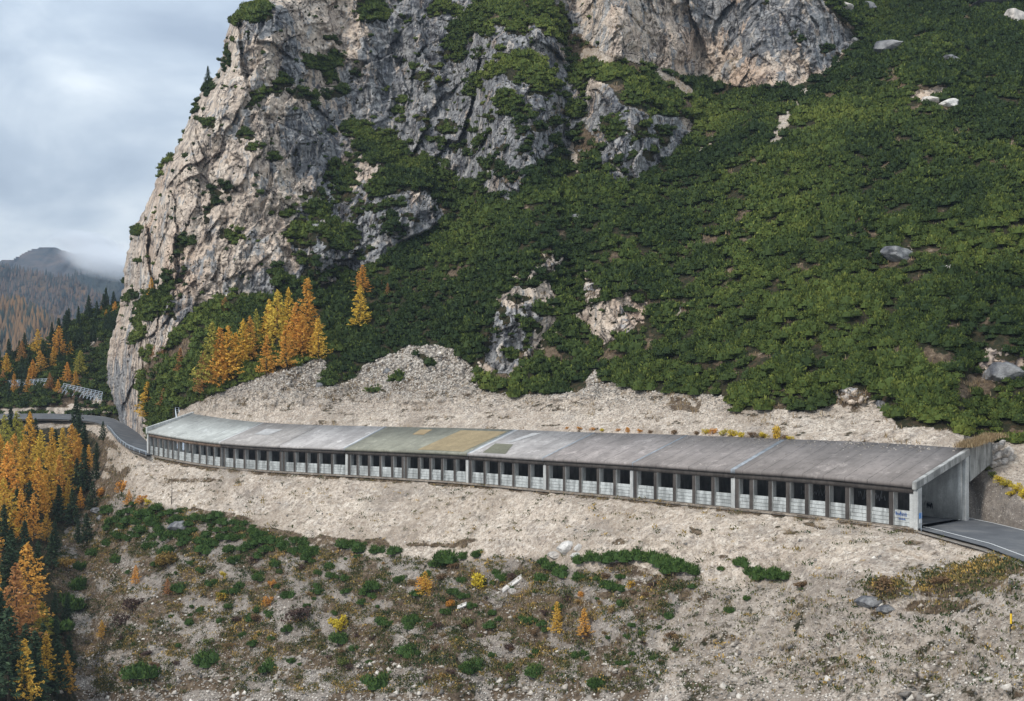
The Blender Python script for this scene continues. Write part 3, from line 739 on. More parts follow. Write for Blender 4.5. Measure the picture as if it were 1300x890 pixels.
def scatter_quads(protos, pos, scale, rot, tintv, zs=None, seed=0, tilt=None):
    r = np.random.default_rng(seed)
    pick = r.integers(0, len(protos), len(pos))
    VV = []; TT = []
    for k, (V, tt) in enumerate(protos):
        s = pick == k
        if not s.any(): continue
        c, sn = np.cos(rot[s]), np.sin(rot[s])
        q = np.repeat(V[None], s.sum(), 0)
        x = q[..., 0]*c[:, None, None]-q[..., 1]*sn[:, None, None]
        y = q[..., 0]*sn[:, None, None]+q[..., 1]*c[:, None, None]
        z = q[..., 2]*(1 if zs is None else zs[s][:, None, None])
        q = np.stack([x, y, z], -1)*scale[s][:, None, None, None]+pos[s][:, None, None, :]
        VV.append(q.reshape(-1, 3)); TT.append((tt[None]+tintv[s][:, None]).ravel())
    V = np.concatenate(VV); T = np.clip(np.concatenate(TT), 0, 1)
    return V, np.arange(len(V)).reshape(-1, V.shape[0]//V.shape[0]*4), T

# dwarf pine mass on the mountain
inframe = (GX < 1430) & (GY > -30) & (GY < B[None, :]-1) & (over <= 0)
green = np.clip(1-rock-scree*1.0-brown*.85, 0, 1)
# clumpy: leave winding gaps
clump = fbm(X0/4.5, Yd/4.5, Z0/3.5, 3, 101)
green_w = green*inframe*np.clip(.85+clump*1.4, .15, 1.3)
protos_far = [bush_proto(66, 200+i, L=.24, wd=.095, k=4, dome=True) for i in range(6)]
protos_near = [bush_proto(210, 220+i, L=.17, wd=.055, k=5, dome=True) for i in range(6)]
pos, ii, jj = sample_grid(PU, green_w, 23000, 5)
dist = pos[:, 1]
tn = fbm(pos[:, 0]/26, pos[:, 1]/26, pos[:, 2]/26, 4, 105)*.75+rng.normal(0, .10, len(pos))
sz = rng.uniform(.95, 2.1, len(pos))*np.clip(1+.35*fbm(pos[:, 0]/10, pos[:, 1]/10, pos[:, 2]/10, 2, 107), .5, 1.6)
small = blur(rock, 6)[ii, jj]
sz *= np.clip(1.05-.55*small, .4, 1)
rot = rng.uniform(0, 6.28, len(pos))
allV = []; allT = []
for sel, pr in ((dist >= 195, protos_far), (dist < 195, protos_near)):
    V, _, T = scatter_quads(pr, pos[sel]-[0, 0, .1], sz[sel]*1.1, rot[sel], tn[sel], zs=rng.uniform(.75, 1.35, sel.sum()), seed=3)
    allV.append(V); allT.append(T)
V = np.concatenate(allV); T = np.concatenate(allT)
tag(mesh_np('dwarf_pine_scrub', V, np.arange(len(V)).reshape(-1, 4), MT['mugo'], attrs={'tint': ('FACE', T)}), 'dense green dwarf pine scrub covering the mountainside above the gallery', 'scrub', kind='stuff')
# scrub on the farther slope
pos, ii, jj = sample_grid(PF, (ov <= 0)*(1-scf)*np.clip(1-brf*.8, .1, 1)*(FY < 527)*(FX < 175), 2600, 6)
V, _, T = scatter_quads(protos_far, pos, rng.uniform(1.0, 2.3, len(pos)), rng.uniform(0, 6.28, len(pos)), rng.normal(-.12, .15, len(pos)), seed=4)
tag(mesh_np('dwarf_pine_thicket', V, np.arange(len(V)).reshape(-1, 4), MT['mugo'], attrs={'tint': ('FACE', T)}), 'dark dwarf pine thicket on the far slope left of the cliff', 'scrub', kind='stuff')

# loose stones
def stone_protos(k=6):
    out = []
    base = np.array([[1, 0, 0], [0, 1, 0], [-1, 0, 0], [0, -1, 0], [0, 0, 1], [0, 0, -1]], float)
    fc = np.array([[0, 1, 4], [1, 2, 4], [2, 3, 4], [3, 0, 4], [1, 0, 5], [2, 1, 5], [3, 2, 5], [0, 3, 5]])
    for i in range(k):
        v = base*rng.uniform(.6, 1.2, (6, 1))+rng.normal(0, .22, (6, 3)); v[:, 2] *= .65
        out.append((v, fc))
    return out
def stones(name, label, PG, wgt, n, s0, s1, seed, mat=None, bias=0):
    pos, i, j = sample_grid(PG, wgt, n, seed)
    r = np.random.default_rng(seed); s = s0*(s1/s0)**(r.random(n)**2.4)
    rot = r.uniform(0, 6.28, n); pr = stone_protos(); pk = r.integers(0, len(pr), n)
    V = []; Fc = []; T = []; b = 0
    for k, (v, f) in enumerate(pr):
        m = pk == k; q = np.repeat(v[None], m.sum(), 0); c, sn = np.cos(rot[m])[:, None], np.sin(rot[m])[:, None]
        q = np.stack([q[..., 0]*c-q[..., 1]*sn, q[..., 0]*sn+q[..., 1]*c, q[..., 2]], -1)*s[m][:, None, None]+pos[m][:, None, :]
        V.append(q.reshape(-1, 3)); o = np.arange(m.sum())[:, None, None]*6+b; Fc.append((f[None]+o).reshape(-1, 3)); b += 6*m.sum()
        T.append(np.repeat(np.clip(r.normal(.5+bias, .26, m.sum()), 0, 1), 8))
    return tag(mesh_np(name, np.concatenate(V), np.concatenate(Fc), mat or MT['stones'], attrs={'tint': ('FACE', np.concatenate(T))}), label, 'stones', kind='stuff')
stones('scree_stones', 'loose pale stones strewn over the slope below the gallery', PL, (up <= 0)*(LY > BLo[None, :]+3)*np.clip(scl, .15, 1)*(.6+greyl)*(1-.95*wood), 60000, .10, .85, 31)
stones('scree_blocks', 'larger broken blocks among the scree of the lower slope', PL, (up <= 0)*(LY > BLo[None, :]+10)*np.clip(fbm(LX/30, LY/16, 0*LX, 4, 91)*3, .03, 1)*(.15+greyl)*(1-.9*wood), 1500, .35, 1.5, 35)
stones('slope_stones', 'loose stones on the gravel terrace behind the gallery roof', PU, inframe*scree*(GY > 430), 26000, .08, .5, 32)

# ------------------------------------------------------------------ tree prototypes (1 m tall, scaled per tree)
def conifer(seed, ratio, kind, nb=110, nq=16, q=.022):
    """needles of a conifer crown of unit height; ratio = crown radius / height"""
    r = np.random.default_rng(seed); V = []; T = []
    lean = r.normal(0, .012, 2)
    for b in range(nb):
        h = .10+.90*(b+r.random())/nb
        if kind == 'larch' and h < .2 and r.random() < .4: continue
        rad = ratio*(1-h)**.75*(.50+.70*r.random())*(1+.25*math.sin(b*2.399+seed)*math.sin(h*9+seed))+.010
        if r.random() < .14: rad *= 1.3
        if kind == 'larch' and r.random() < .13: continue
        a = b*2.399+r.normal(0, .3)
        drop = -.10 if kind == 'larch' else -.30
        n = max(3, int(nq*rad/ratio+3))
        s = np.sqrt(r.uniform(.02, 1, n))
        c = np.stack([np.cos(a)*rad*s, np.sin(a)*rad*s, h+drop*rad*s+.10*rad*s*s*2], -1)
        c += r.normal(0, .007+.006*(1-h), (n, 3)); c[:, :2] += lean*h
        d = r.normal(0, 1, (n, 3)); d[:, 2] *= .6; d += np.array([np.cos(a), np.sin(a), -.3])*.9; d /= np.linalg.norm(d, axis=1)[:, None]
        e = np.cross(d, r.normal(0, 1, (n, 3))); e /= np.linalg.norm(e, axis=1)[:, None]
        L_ = q*r.uniform(.7, 1.5, n)[:, None]; W_ = L_*(.45 if kind == 'larch' else .4)
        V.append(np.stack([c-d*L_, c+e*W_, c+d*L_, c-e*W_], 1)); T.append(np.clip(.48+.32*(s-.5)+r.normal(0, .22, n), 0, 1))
    V = np.concatenate(V).reshape(-1, 3); T = np.concatenate(T)
    return V, T, lean
def trunk_mesh(name, mat, r0, lean, branches, seed, ratio):
    mb = MB(); r = random.Random(seed)
    mb.tube([(0, 0, -.03), (lean[0]*.3, lean[1]*.3, .3), (lean[0]*.6, lean[1]*.6, .6), (lean[0], lean[1], .97)], [r0, r0*.75, r0*.45, r0*.1], 6)
    for k in range(branches):
        h = .1+.82*k/branches; a = k*2.4; l = ratio*(1-h)**.78*.8
        mb.tube([(lean[0]*h, lean[1]*h, h), (math.cos(a)*l, math.sin(a)*l, h-.08*l)], [r0*.2, r0*.06], 3)
    return mb.build(name, mat, link=False)
LARCH = []; SPRUCE = []; SMALL = []
for i in range(6):
    ratio = [.24, .28, .21, .25, .31, .23][i]
    V, T, ln = conifer(300+i, ratio, 'larch', 170, 22, .0165)
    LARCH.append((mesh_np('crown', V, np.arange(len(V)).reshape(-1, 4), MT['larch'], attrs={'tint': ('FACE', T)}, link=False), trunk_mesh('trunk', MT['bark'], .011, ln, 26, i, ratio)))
for i in range(4):
    ratio = [.17, .20, .15, .22][i]
    V, T, ln = conifer(330+i, ratio, 'spruce', 150, 20, .022)
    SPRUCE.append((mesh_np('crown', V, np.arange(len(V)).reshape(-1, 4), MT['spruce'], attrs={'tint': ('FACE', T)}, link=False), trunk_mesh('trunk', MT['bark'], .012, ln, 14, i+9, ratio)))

def on_grid(PG, px, py):
    """ground point seen at a photo pixel"""
    qx_, qy_ = pix(PG)
    return None
_pu = pix(PU); _pl = pix(PL); _pf = pix(PF)
def ground(which, px, py):
    if which == 'U': i = int(round((700-py)/ST)); j = int(round((px-60)/ST)); return PU[min(max(i, 0), PU.shape[0]-1), min(max(j, 0), PU.shape[1]-1)].copy()
    if which == 'L': i = int(round((py-505)/1.25)); j = int(round((px+260)/1.7)); return PL[min(max(i, 0), PL.shape[0]-1), min(max(j, 0), PL.shape[1]-1)].copy()
    i = int(round((550-py)/1.6)); j = int(round((px+190)/1.6)); return PF[min(max(i, 0), PF.shape[0]-1), min(max(j, 0), PF.shape[1]-1)].copy()

TREE_N = [0]
def tree(species, which, px, py, hpx, label, group, color=None, wide=1.0, v=None):
    g = ground(which, px, py); k = TREE_N[0]; TREE_N[0] += 1
    H = hpx/F*g[1]
    lib = LARCH if species == 'larch' else SPRUCE
    cm, tm = lib[(k if v is None else v) % len(lib)]
    rt = empty('larch_tree' if species == 'larch' else 'spruce_tree', g-[0, 0, .1], rng.uniform(0, 6.28), label=label, cat=species, group=group)
    rt.scale = (H*wide, H*wide, H)
    c = obj('crown', cm, rt); obj('trunk', tm, rt)
    c.color = (*(color or (1, 1, 1)), 1)
    return rt
OR, YO, YE, YG, RU = (.88, .47, .10), (.88, .55, .10), (.88, .62, .11), (.50, .45, .09), (.56, .28, .11)
def jit(c, s=.10):
    k = 1+random.uniform(-s, s); return tuple(max(0, v*k*(1+random.uniform(-.05, .05))) for v in c)

g1 = 'golden larches in the grove above the left end of the gallery'
for (x, y, h, c, lb, wd) in [
    (258, 504, 60, RU, 'rust orange larch at the lower left edge of the golden grove', 1.0), (268, 500, 92, YG, 'tall yellow green larch on the left side of the golden grove', 1.0),
    (279, 497, 82, OR, 'orange larch standing over the gravel at the left of the grove', 1.05), (291, 490, 76, YO, 'golden larch in the left cluster of the grove, behind the gravel edge', 1.0),
    (300, 480, 58, YO, 'small bushy golden larch right of the left cluster of the grove', 1.3), (308, 470, 66, YO, 'slim golden larch behind the left cluster of the grove', .95),
    (318, 462, 62, OR, 'slim orange larch between the two main clusters of the grove', .9), (325, 446, 55, YG, 'yellow tipped larch highest of the gap between the clusters', .8),
    (338, 478, 54, OR, 'small orange larch with bare lower trunk at the front of the right cluster', 1.2), (342, 440, 60, YO, 'golden larch at the left of the right cluster', 1.0),
    (352, 448, 80, YE, 'tall yellow larch rising in the middle of the grove', 1.0), (364, 470, 58, OR, 'orange larch with pale trunk on the gravel edge of the right cluster', 1.15),
    (366, 424, 60, YO, 'golden larch tucked behind the right cluster', .9), (377, 455, 72, OR, 'orange larch left of the tallest one in the right cluster', 1.0),
    (391, 445, 92, OR, 'tallest orange larch crowning the right cluster', 1.05), (404, 460, 56, YO, 'small golden orange larch at the right end of the grove', 1.15), (384, 458, 60, OR, 'orange larch in front of the tallest one', 1.1),
    (353, 415, 38, OR, 'small orange larch tip showing above the grove', .8)]:
    tree('larch', 'U', x, y, h, lb, g1, jit(c, .07), wd)
g2 = 'lone larches on the cliff and the pine slope'
for (x, y, h, c, lb, wd) in [(457, 419, 58, YE, 'lone yellow larch on the dark pine slope below the cliff', 1.15), (461, 374, 39, OR, 'orange larch standing behind the lone yellow larch', 1.3), (492, 379, 20, RU, 'small rust coloured larch right of the lone yellow larch', 1.1),
    (484, 366, 11, RU, 'very small rust larch beside the small one on the pine slope', 1.4), (286, 396, 20, RU, 'small rust larch on the green shelf at the foot of the cliff', 1.2), (192, 377, 26, YO, 'small golden larch growing in the cliff gully', 1.0),
    (188, 534, 50, YO, 'golden larch above the road bend beside the cliff foot', 1.3), (207, 520, 28, RU, 'rust larch behind the one at the road bend', 1.1), (229, 477, 36, RU, 'dull orange larch on the shelf between cliff and grove', 1.1),
    (197, 456, 18, RU, 'small orange larch in the brown hollow under the cliff', 1.3), (209, 450, 16, RU, 'small orange larch at the top of the brown hollow', 1.5)]:
    tree('larch', 'U', x, y, h, lb, g2, jit(c, .05), wd)
for (x, y, h, lb, wd) in [(263, 112, 28, 'dark spruce standing on the left shoulder of the cliff', 1.0), (256, 118, 17, 'short dark spruce left of the taller one on the cliff shoulder', 1.2)]:
    tree('spruce', 'U', max(x, 264), y, h, lb, 'spruces on the cliff shoulder', None, wd)

# farther slope: spruces on the skyline, larches below
r2 = random.Random(5)
for k in range(52):
    x = r2.uniform(-12, 148); tp = float(np.interp(x, fx, topf)); y = tp+r2.choice([2, 4, 8, 14, 22, 32, 45, 60])*r2.uniform(.7, 1.3)
    if y > 515 or (x > 130 and y > 440): continue
    h = r2.uniform(16, 30)
    tree('spruce', 'F', x, y, h, 'dark spruce among the larches on the far slope left of the cliff', 'spruces on the far slope', None, r2.uniform(.95, 1.3))
for (x, y, h, c) in [(146, 398, 18, OR), (135, 403, 12, YO), (128, 398, 12, RU), (75, 455, 48, OR), (68, 470, 34, YO), (48, 450, 38, YO), (52, 480, 40, OR), (42, 486, 34, OR), (28, 462, 34, RU), (8, 478, 34, YO), (35, 500, 30, OR), (86, 488, 32, OR), (102, 478, 38, YG),
                     (96, 492, 26, OR), (3, 492, 26, RU), (62, 496, 26, RU), (18, 500, 30, OR), (74, 500, 22, OR), (-6, 470, 30, OR), (90, 452, 24, YO)]:
    tree('larch', 'F', x, y, h*.88, 'orange larch among dark spruces on the far slope left of the cliff', 'larches on the far slope', jit(c, .1), 1.15)

# larch wood below the road, lower left
r3 = random.Random(9)
lw = [(5, 588, 62, YG), (20, 600, 78, YG), (38, 596, 74, YO), (52, 615, 70, YE), (66, 606, 64, YO), (80, 622, 80, YO), (92, 610, 72, OR), (30, 640, 84, YO), (10, 650, 90, OR), (48, 660, 80, OR), (62, 650, 84, YO), (75, 642, 66, OR), (18, 620, 70, OR), (0, 625, 74, YO),
      (100, 604, 50, OR), (86, 650, 44, YE), (102, 648, 30, OR), (57, 652, 34, YO), (5, 690, 84, YO), (25, 690, 70, OR), (-10, 660, 90, OR), (42, 690, 64, OR), (-14, 730, 90, OR), (-20, 600, 70, YG), (60, 690, 40, YO), (28, 575, 44, YG), (95, 585, 42, YO), (112, 600, 36, YO)]
lw += [(r3.uniform(-95, -18), r3.uniform(590, 760), r3.uniform(60, 95), r3.choice([OR, YO, YE])) for _ in range(16)]
for (x, y, h) in [(0, 850, 100), (52, 850, 60), (70, 830, 50), (10, 890, 120), (45, 900, 100), (72, 880, 70), (-30, 820, 90), (88, 850, 44), (-20, 760, 80), (30, 870, 80)]:
    tree('spruce', 'L', x, y, h, 'dark spruce standing among golden larches below the road', 'spruces in the larch wood below the road', None, 1.2)
lw += [(60, 870, 70, YO), (85, 885, 60, OR), (-5, 820, 100, OR), (30, 900, 90, YO)]
for (x, y, h, c) in lw:
    tree('larch', 'L', x, y, h*1.0, 'golden larch packed in the wood below the road at the left', 'golden larches in the wood below the road', jit(c, .16), .92)
for (x, y, h, c, lb) in [(36, 800, 112, OR, 'large orange larch at the bottom left corner'), (22, 845, 130, RU, 'rust orange larch in front of the large one at the bottom left'), (55, 812, 50, YG, 'bright yellow green larch right of the large orange one at the bottom left'),
    (130, 812, 26, YO, 'small golden larch at the foot of the grey scree'), (708, 806, 44, YO, 'small golden larch at the bottom of the slope under the white boulders'), (741, 812, 42, OR, 'small orange larch right of the golden one at the bottom of the slope'),
    (541, 757, 34, YO, 'knee high golden larch beside a dwarf pine on the lower slope'), (172, 742, 26, OR, 'thin orange larch leaning over the grey scree'), (212, 755, 22, RU, 'small rust larch on the stony slope right of the scree'),
    (164, 642, 22, OR, 'orange larch at the left end of the pale gravel slope'), (218, 660, 0, OR, '')]:
    if h: tree('larch', 'L', x, y, h, lb, 'single larches on the lower slope', jit(c, .05), 1.25 if h < 60 else 1.05)
for (x, y, h) in [(38, 562, 42), (45, 560, 30), (97, 545, 42), (100, 560, 36), (108, 628, 60), (118, 650, 40), (75, 665, 50), (92, 668, 48), (60, 640, 40), (110, 690, 40), (12, 750, 80), (48, 740, 54), (70, 700, 40), (-5, 800, 90), (30, 720, 60), (84, 640, 34), (108, 572, 36), (131, 560, 26), (70, 780, 30), (85, 790, 36), (14, 560, 44), (72, 590, 46), (30, 612, 40), (58, 630, 44), (8, 640, 46), (40, 665, 56), (98, 625, 44), (88, 600, 40), (122, 610, 36), (66, 720, 44), (20, 680, 60), (50, 585, 34),
                  (5, 700, 60), (122, 585, 24), (98, 690, 30)]:
    tree('spruce', 'L', x, y, h, 'dark spruce standing among golden larches below the road', 'spruces in the larch wood below the road', None, 1.15)

# dead tree
g = ground('L', 217, 640)
dt = empty('dead_tree', g-[0, 0, .2], label='bare dead tree on the edge of the pale gravel slope', cat='dead tree')
mb = MB(); H = 36/F*g[1]
mb.tube([(0, 0, 0), (.1, 0, H*.5), (0, 0, H)], [.10, .07, .02], 6); mb.build('trunk', MT['dead'], dt)
mb = MB()
for k in range(16):
    a = k*2.4; z = H*(.2+.75*k/16); l = (1-.7*k/16)*1.0
    mb.tube([(.05, 0, z), (math.cos(a)*l, math.sin(a)*l, z+.25)], [.03, .01], 3)
mb.build('branches', MT['dead'], dt)

# ------------------------------------------------------------------ single dwarf pine bushes on the lower slope
BUSH = []
for i in range(5):
    V, T = bush_proto(520, 400+i, L=.20, wd=.042, up_=.9, k=7, dome=True)
    BUSH.append(mesh_np('dwarf_pine_bush', V.reshape(-1, 3), np.arange(len(V)*4).reshape(-1, 4), MT['mugo_near'], attrs={'tint': ('FACE', T)}, link=False))
def bush(which, px, py, wpx, label, group, v=0, zf=1.0):
    g = ground(which, px, py)
    o = obj('dwarf_pine_bush', BUSH[v % 5]); s = wpx/2/F*g[1]
    o.location = g-np.array([0, 0, .12*s]); o.scale = (s*1.12, s*1.12, s*zf*1.25); o.rotation_euler = (0, 0, rng.uniform(0, 6.28))
    return tag(o, label, 'dwarf pine', group)
r4 = random.Random(12)
n_b = 0
def bl(lst, label, group, zf=1.0):
    global n_b
    for (x, y, wd) in lst: bush('L', x, y, wd, label, group, n_b, zf); n_b += 1
hedge = []
for k in range(125):
    x = r4.uniform(132, 405); y0 = np.interp(x, [135, 180, 270, 330, 400], [640, 643, 655, 672, 694]); hedge.append((x, y0+r4.uniform(-3, 40)*(1 if x < 330 else .45), r4.uniform(9, 26)))
bl(hedge, 'dwarf pine bush in the green belt along the foot of the pale gravel slope', 'dwarf pines in the belt at the foot of the gravel', .8)
row = [(740, 712, 22), (752, 710, 26), (765, 711, 28), (778, 709, 28), (790, 710, 30), (803, 708, 30), (816, 710, 32), (830, 712, 30), (842, 716, 34), (856, 718, 34), (868, 722, 32), (876, 725, 26), (850, 726, 26)]
bl(row, 'dwarf pine bush in the long hedge right of the white boulders', 'dwarf pines in the long hedge on the gravel')
bl([(940, 715, 24), (956, 728, 26), (970, 733, 32), (985, 730, 30), (996, 734, 24)], 'dwarf pine bush in the small clump on gravel below the right part of the gallery', 'dwarf pines in the right clump on the gravel')
bl([(500, 700, 20), (440, 692, 26), (458, 696, 26), (482, 700, 22), (570, 712, 40), (556, 716, 24), (607, 705, 20), (588, 706, 18), (690, 714, 20), (700, 722, 26), (712, 728, 28), (690, 735, 24), (640, 735, 22), (632, 728, 14)], 'dwarf pine bush on the upper rim of the stony slope', 'dwarf pines on the rim of the stony slope')
for _ in range(100):
    x = r4.uniform(140, 860); row.append((x, r4.uniform(float(np.interp(x, [140, 400, 700, 860], [660, 700, 722, 738])), 850), r4.uniform(6, 17)))
bl(row[13:], 'very small dwarf pine tuft on the stony lower slope', 'small dwarf pine tufts on the stony slope')
misc = [(472, 746, 26), (465, 753, 18), (508, 738, 20), (520, 790, 24), (530, 755, 22), (485, 790, 20), (460, 765, 16), (365, 757, 22), (330, 735, 24), (305, 745, 20), (230, 750, 30), (262, 700, 26), (300, 712, 22), (240, 790, 16), (350, 718, 20),
        (268, 742, 20), (215, 700, 22), (190, 695, 22), (165, 685, 20), (150, 712, 22), (120, 705, 24), (138, 690, 20), (420, 720, 18), (440, 735, 14), (380, 700, 18), (340, 700, 22), (405, 745, 14), (575, 752, 18), (600, 770, 14), (585, 738, 16), (670, 790, 20),
        (625, 795, 20), (770, 745, 26), (760, 736, 16), (740, 735, 22), (780, 748, 20), (880, 745, 12), (915, 722, 12), (925, 775, 16), (950, 760, 12), (165, 727, 12), (255, 775, 14), (290, 770, 14), (150, 660, 20), (178, 672, 20), (195, 665, 22), (100, 745, 30), (90, 770, 44), (75, 800, 40),
        (105, 720, 20), (390, 770, 12), (550, 795, 14), (690, 800, 14), (320, 785, 22), (365, 800, 22), (430, 815, 30), (520, 830, 30), (600, 850, 36), (260, 840, 40), (340, 850, 30), (180, 860, 46), (680, 855, 30), (760, 870, 30), (480, 870, 40)]
bl(misc, 'single dwarf pine bush scattered on the stony lower slope', 'dwarf pines scattered on the stony slope')

# broad-leaved shrubs
def shrub_mesh(seed, n=420, q=.11):
    r = np.random.default_rng(seed); k = 9
    cc = np.stack([r.uniform(-.6, .6, k), r.uniform(-.6, .6, k), r.uniform(.3, 1.15, k)], -1); cr_ = r.uniform(.25, .5, k)
    w_ = r.integers(0, k, n); d = r.normal(0, 1, (n, 3)); d /= np.linalg.norm(d, axis=1)[:, None]
    c = cc[w_]+d*(cr_[w_]*r.uniform(.4, 1, n)**.5)[:, None]; c[:, 2] = np.maximum(c[:, 2], .04)
    a = r.normal(0, 1, (n, 3)); a /= np.linalg.norm(a, axis=1)[:, None]; b = np.cross(a, r.normal(0, 1, (n, 3))); b /= np.linalg.norm(b, axis=1)[:, None]
    s = q*r.uniform(.5, 1.2, n)[:, None]
    V = np.stack([c-a*s, c+b*s*.7, c+a*s, c-b*s*.7], 1).reshape(-1, 3)
    return mesh_np('foliage', V, np.arange(len(V)).reshape(-1, 4), MT['larch'], attrs={'tint': ('FACE', np.clip(r.normal(.6, .22, n), 0, 1))}, link=False)
SHR = [shrub_mesh(500+i) for i in range(4)]
def stem_mesh():
    mb = MB()
    for k in range(8):
        a = k*2.4; mb.tube([(0, 0, -.1), (math.cos(a)*.2, math.sin(a)*.2, .5), (math.cos(a)*.5, math.sin(a)*.5, 1.0)], [.035, .02, .008], 4)
    return mb.build('stems', MT['bark'], link=False)
STEM = stem_mesh()
def shrub(which, px, py, wpx, color, label, group=None, zf=1.0, v=0, name='shrub'):
    g = ground(which, px, py) if isinstance(which, str) else which
    s = wpx/2/F*g[1]
    rt = empty(name, g-[0, 0, .05], rng.uniform(0, 6.28), label=label, cat='shrub', group=group); rt.scale = (s, s, s*zf)
    c = obj('foliage', SHR[v % 4], rt); c.color = (*color, 1); obj('stems', STEM, rt); return rt
YS = (.72, .55, .06); OS = (.70, .33, .07); BS = (.24, .15, .08); DS = (.12, .075, .06); GS = (.16, .19, .05)
for k, (x, y, wd, c, lb, zf) in enumerate([
    (608, 746, 32, YS, 'bright yellow shrub on the lower slope right of the middle', 1.1), (430, 803, 32, YS, 'bright yellow shrub at the bottom of the slope left of the middle', 1.0), (154, 626, 22, OS, 'round orange shrub at the left end of the pale gravel slope', 1.1),
    (537, 748, 26, OS, 'orange shrub beside the knee high larch on the lower slope', .9), (572, 770, 16, OS, 'small orange shrub below the bright yellow shrub', 1.0), (180, 640, 18, OS, 'orange shrub at the left tip of the dwarf pine belt', 1.0),
    (128, 632, 20, OS, 'orange shrub between the larch wood and the gravel slope', 1.0), (187, 640, 12, YS, 'small yellow shrub beside the orange one at the pine belt', 1.0), (210, 718, 38, (.30, .20, .06), 'brownish shrub under the dwarf pine belt', .8),
    (83, 722, 26, (.45, .28, .07), 'ochre shrub at the upper edge of the grey scree', .8), (283, 764, 20, (.55, .36, .06), 'ochre shrub on the stony slope at the left', .9), (284, 732, 14, YS, 'small yellow green shrub above the ochre one', .9),
    (170, 775, 36, DS, 'dark bare looking shrub beside the grey scree', .8), (155, 795, 30, DS, 'dark bare shrub at the bottom of the grey scree', .8), (800, 746, 16, (.6, .36, .05), 'small orange yellow shrub below the long hedge', .9),
    (1018, 745, 24, BS, 'brown shrub right of the small dwarf pine clump', .6), (738, 758, 14, OS, 'tiny orange shrub above the bottom larches', 1.0), (345, 745, 14, OS, 'rusty shrub in the middle left of the stony slope', 1.0),
    (378, 790, 40, DS, 'wide dark bare shrub at the bottom of the slope', .7), (325, 790, 22, BS, 'brown shrub at the bottom left of the slope', .9), (560, 735, 20, BS, 'brown shrub above the orange shrub on the lower slope', .7),
    (340, 770, 16, OS, 'thin rusty shrub above the brown one', 1.3), (1125, 748, 44, BS, 'brown shrub on the rubble in the lower right', .5), (1195, 742, 40, BS, 'brown shrub on the grassy bank in the lower right', .5)]):
    shrub('L', x, y, wd, c, lb, 'shrubs on the lower slope', zf, k)
r7 = random.Random(3)
for k in range(90):
    x = r7.uniform(120, 880); y = r7.uniform(float(np.interp(x, [120, 400, 700, 880], [665, 705, 725, 740])), 870)
    c = r7.choice([BS, BS, DS, DS, GS, (.40, .24, .08), (.30, .20, .09)])
    shrub('L', x, y, r7.uniform(7, 20), c, 'low dull brown or olive shrub among the stones of the lower slope', 'dull shrubs on the stony slope', r7.uniform(.5, .9), k)
# shrubs along the back edge of the roof and on the right bank
for k, (x, y, wd, c, zf) in enumerate([(885, 553, 12, BS, .7), (896, 554, 14, YS, .8), (905, 554, 12, OS, 1.0), (918, 555, 14, (.6, .5, .12), 1.0), (930, 556, 16, YS, 1.0), (941, 557, 14, YS, .8), (955, 558, 14, BS, .8), (968, 559, 16, YS, .9), (985, 560, 18, (.75, .5, .08), 1.8), (997, 562, 12, BS, 1.0), (1004, 562, 12, YS, .8),
                                      (752, 548, 9, OS, .7), (765, 549, 10, YS, .7), (785, 550, 8, OS, .7), (797, 551, 10, OS, 1.0), (812, 551, 9, OS, .8), (825, 552, 8, BS, 1.0), (856, 553, 12, BS, .8), (1042, 565, 12, BS, .9), (1108, 570, 14, GS, .6), (1075, 567, 10, BS, .6), (1137, 572, 10, BS, .5), (720, 547, 8, OS, .6), (735, 547, 9, OS, .6)]):
    shrub('U', x, y-2, wd, c, 'low autumn shrub growing at the back edge of the gallery roof', 'autumn shrubs along the back edge of the roof', zf, k)
for k, (x, y, wd, c) in enumerate([(1243, 590, 14, GS), (1252, 598, 14, GS), (1260, 605, 14, GS), (1268, 612, 18, YS), (1278, 618, 20, (.5, .4, .05)), (1290, 624, 22, YS), (1298, 632, 22, YS), (1285, 630, 16, YS), (1305, 625, 20, YS), (1236, 585, 12, GS)]):
    shrub('U', x, y, wd, c, ('yellow' if c != GS else 'green')+' shrub along the top of the gravel bank right of the gallery', ('yellow' if c != GS else 'green')+' shrubs on the right bank', .8, k)

# ------------------------------------------------------------------ boulders
def boulder_mesh(seed, mat, flat=.7):
    import bmesh
    bm = bmesh.new(); bmesh.ops.create_icosphere(bm, subdivisions=4, radius=1)
    r = np.random.default_rng(seed)
    co_ = np.array([v.co[:] for v in bm.verts])
    for k in range(14):                       # flat fracture planes
        n = r.normal(0, 1, 3); n /= np.linalg.norm(n); d = r.uniform(.55, .9)
        s = co_@n; co_ -= np.where(s > d, s-d, 0)[:, None]*n*.92
    nn = fbm(co_[:, 0]*2+seed, co_[:, 1]*2, co_[:, 2]*2, 4, seed)[:, None]
    co_ *= 1+.14*nn; co_[:, 2] *= flat
    for v, c in zip(bm.verts, co_): v.co = c
    me = bpy.data.meshes.new('boulder'); bm.to_mesh(me); bm.free(); me.materials.append(mat)
    return me
BM = {k: [boulder_mesh(600+i*7+len(k), MT['boulder_'+k]) for i in range(3)] for k in ('grey', 'pale', 'white')}
def boulder(which, px, py, wpx, hpx, kind, label, group=None, rz=None, ry=0, v=0):
    g = ground(which, px, py) if isinstance(which, str) else np.array(which)
    o = obj('boulder', BM[kind][v % 3]); sx = wpx*(1.25 if which == 'L' else 1.0)/2/F*g[1]; sz_ = hpx*(1.25 if which == 'L' else 1.0)/2/F*g[1]
    o.location = g+np.array([0, sz_*.3, sz_*.35]); o.scale = (sx, max(sx*.8, .2), sz_/.7*1.05); o.rotation_euler = (0, ry, rng.uniform(-.5, .5) if rz is None else rz)
    return tag(o, label, 'boulder', group)
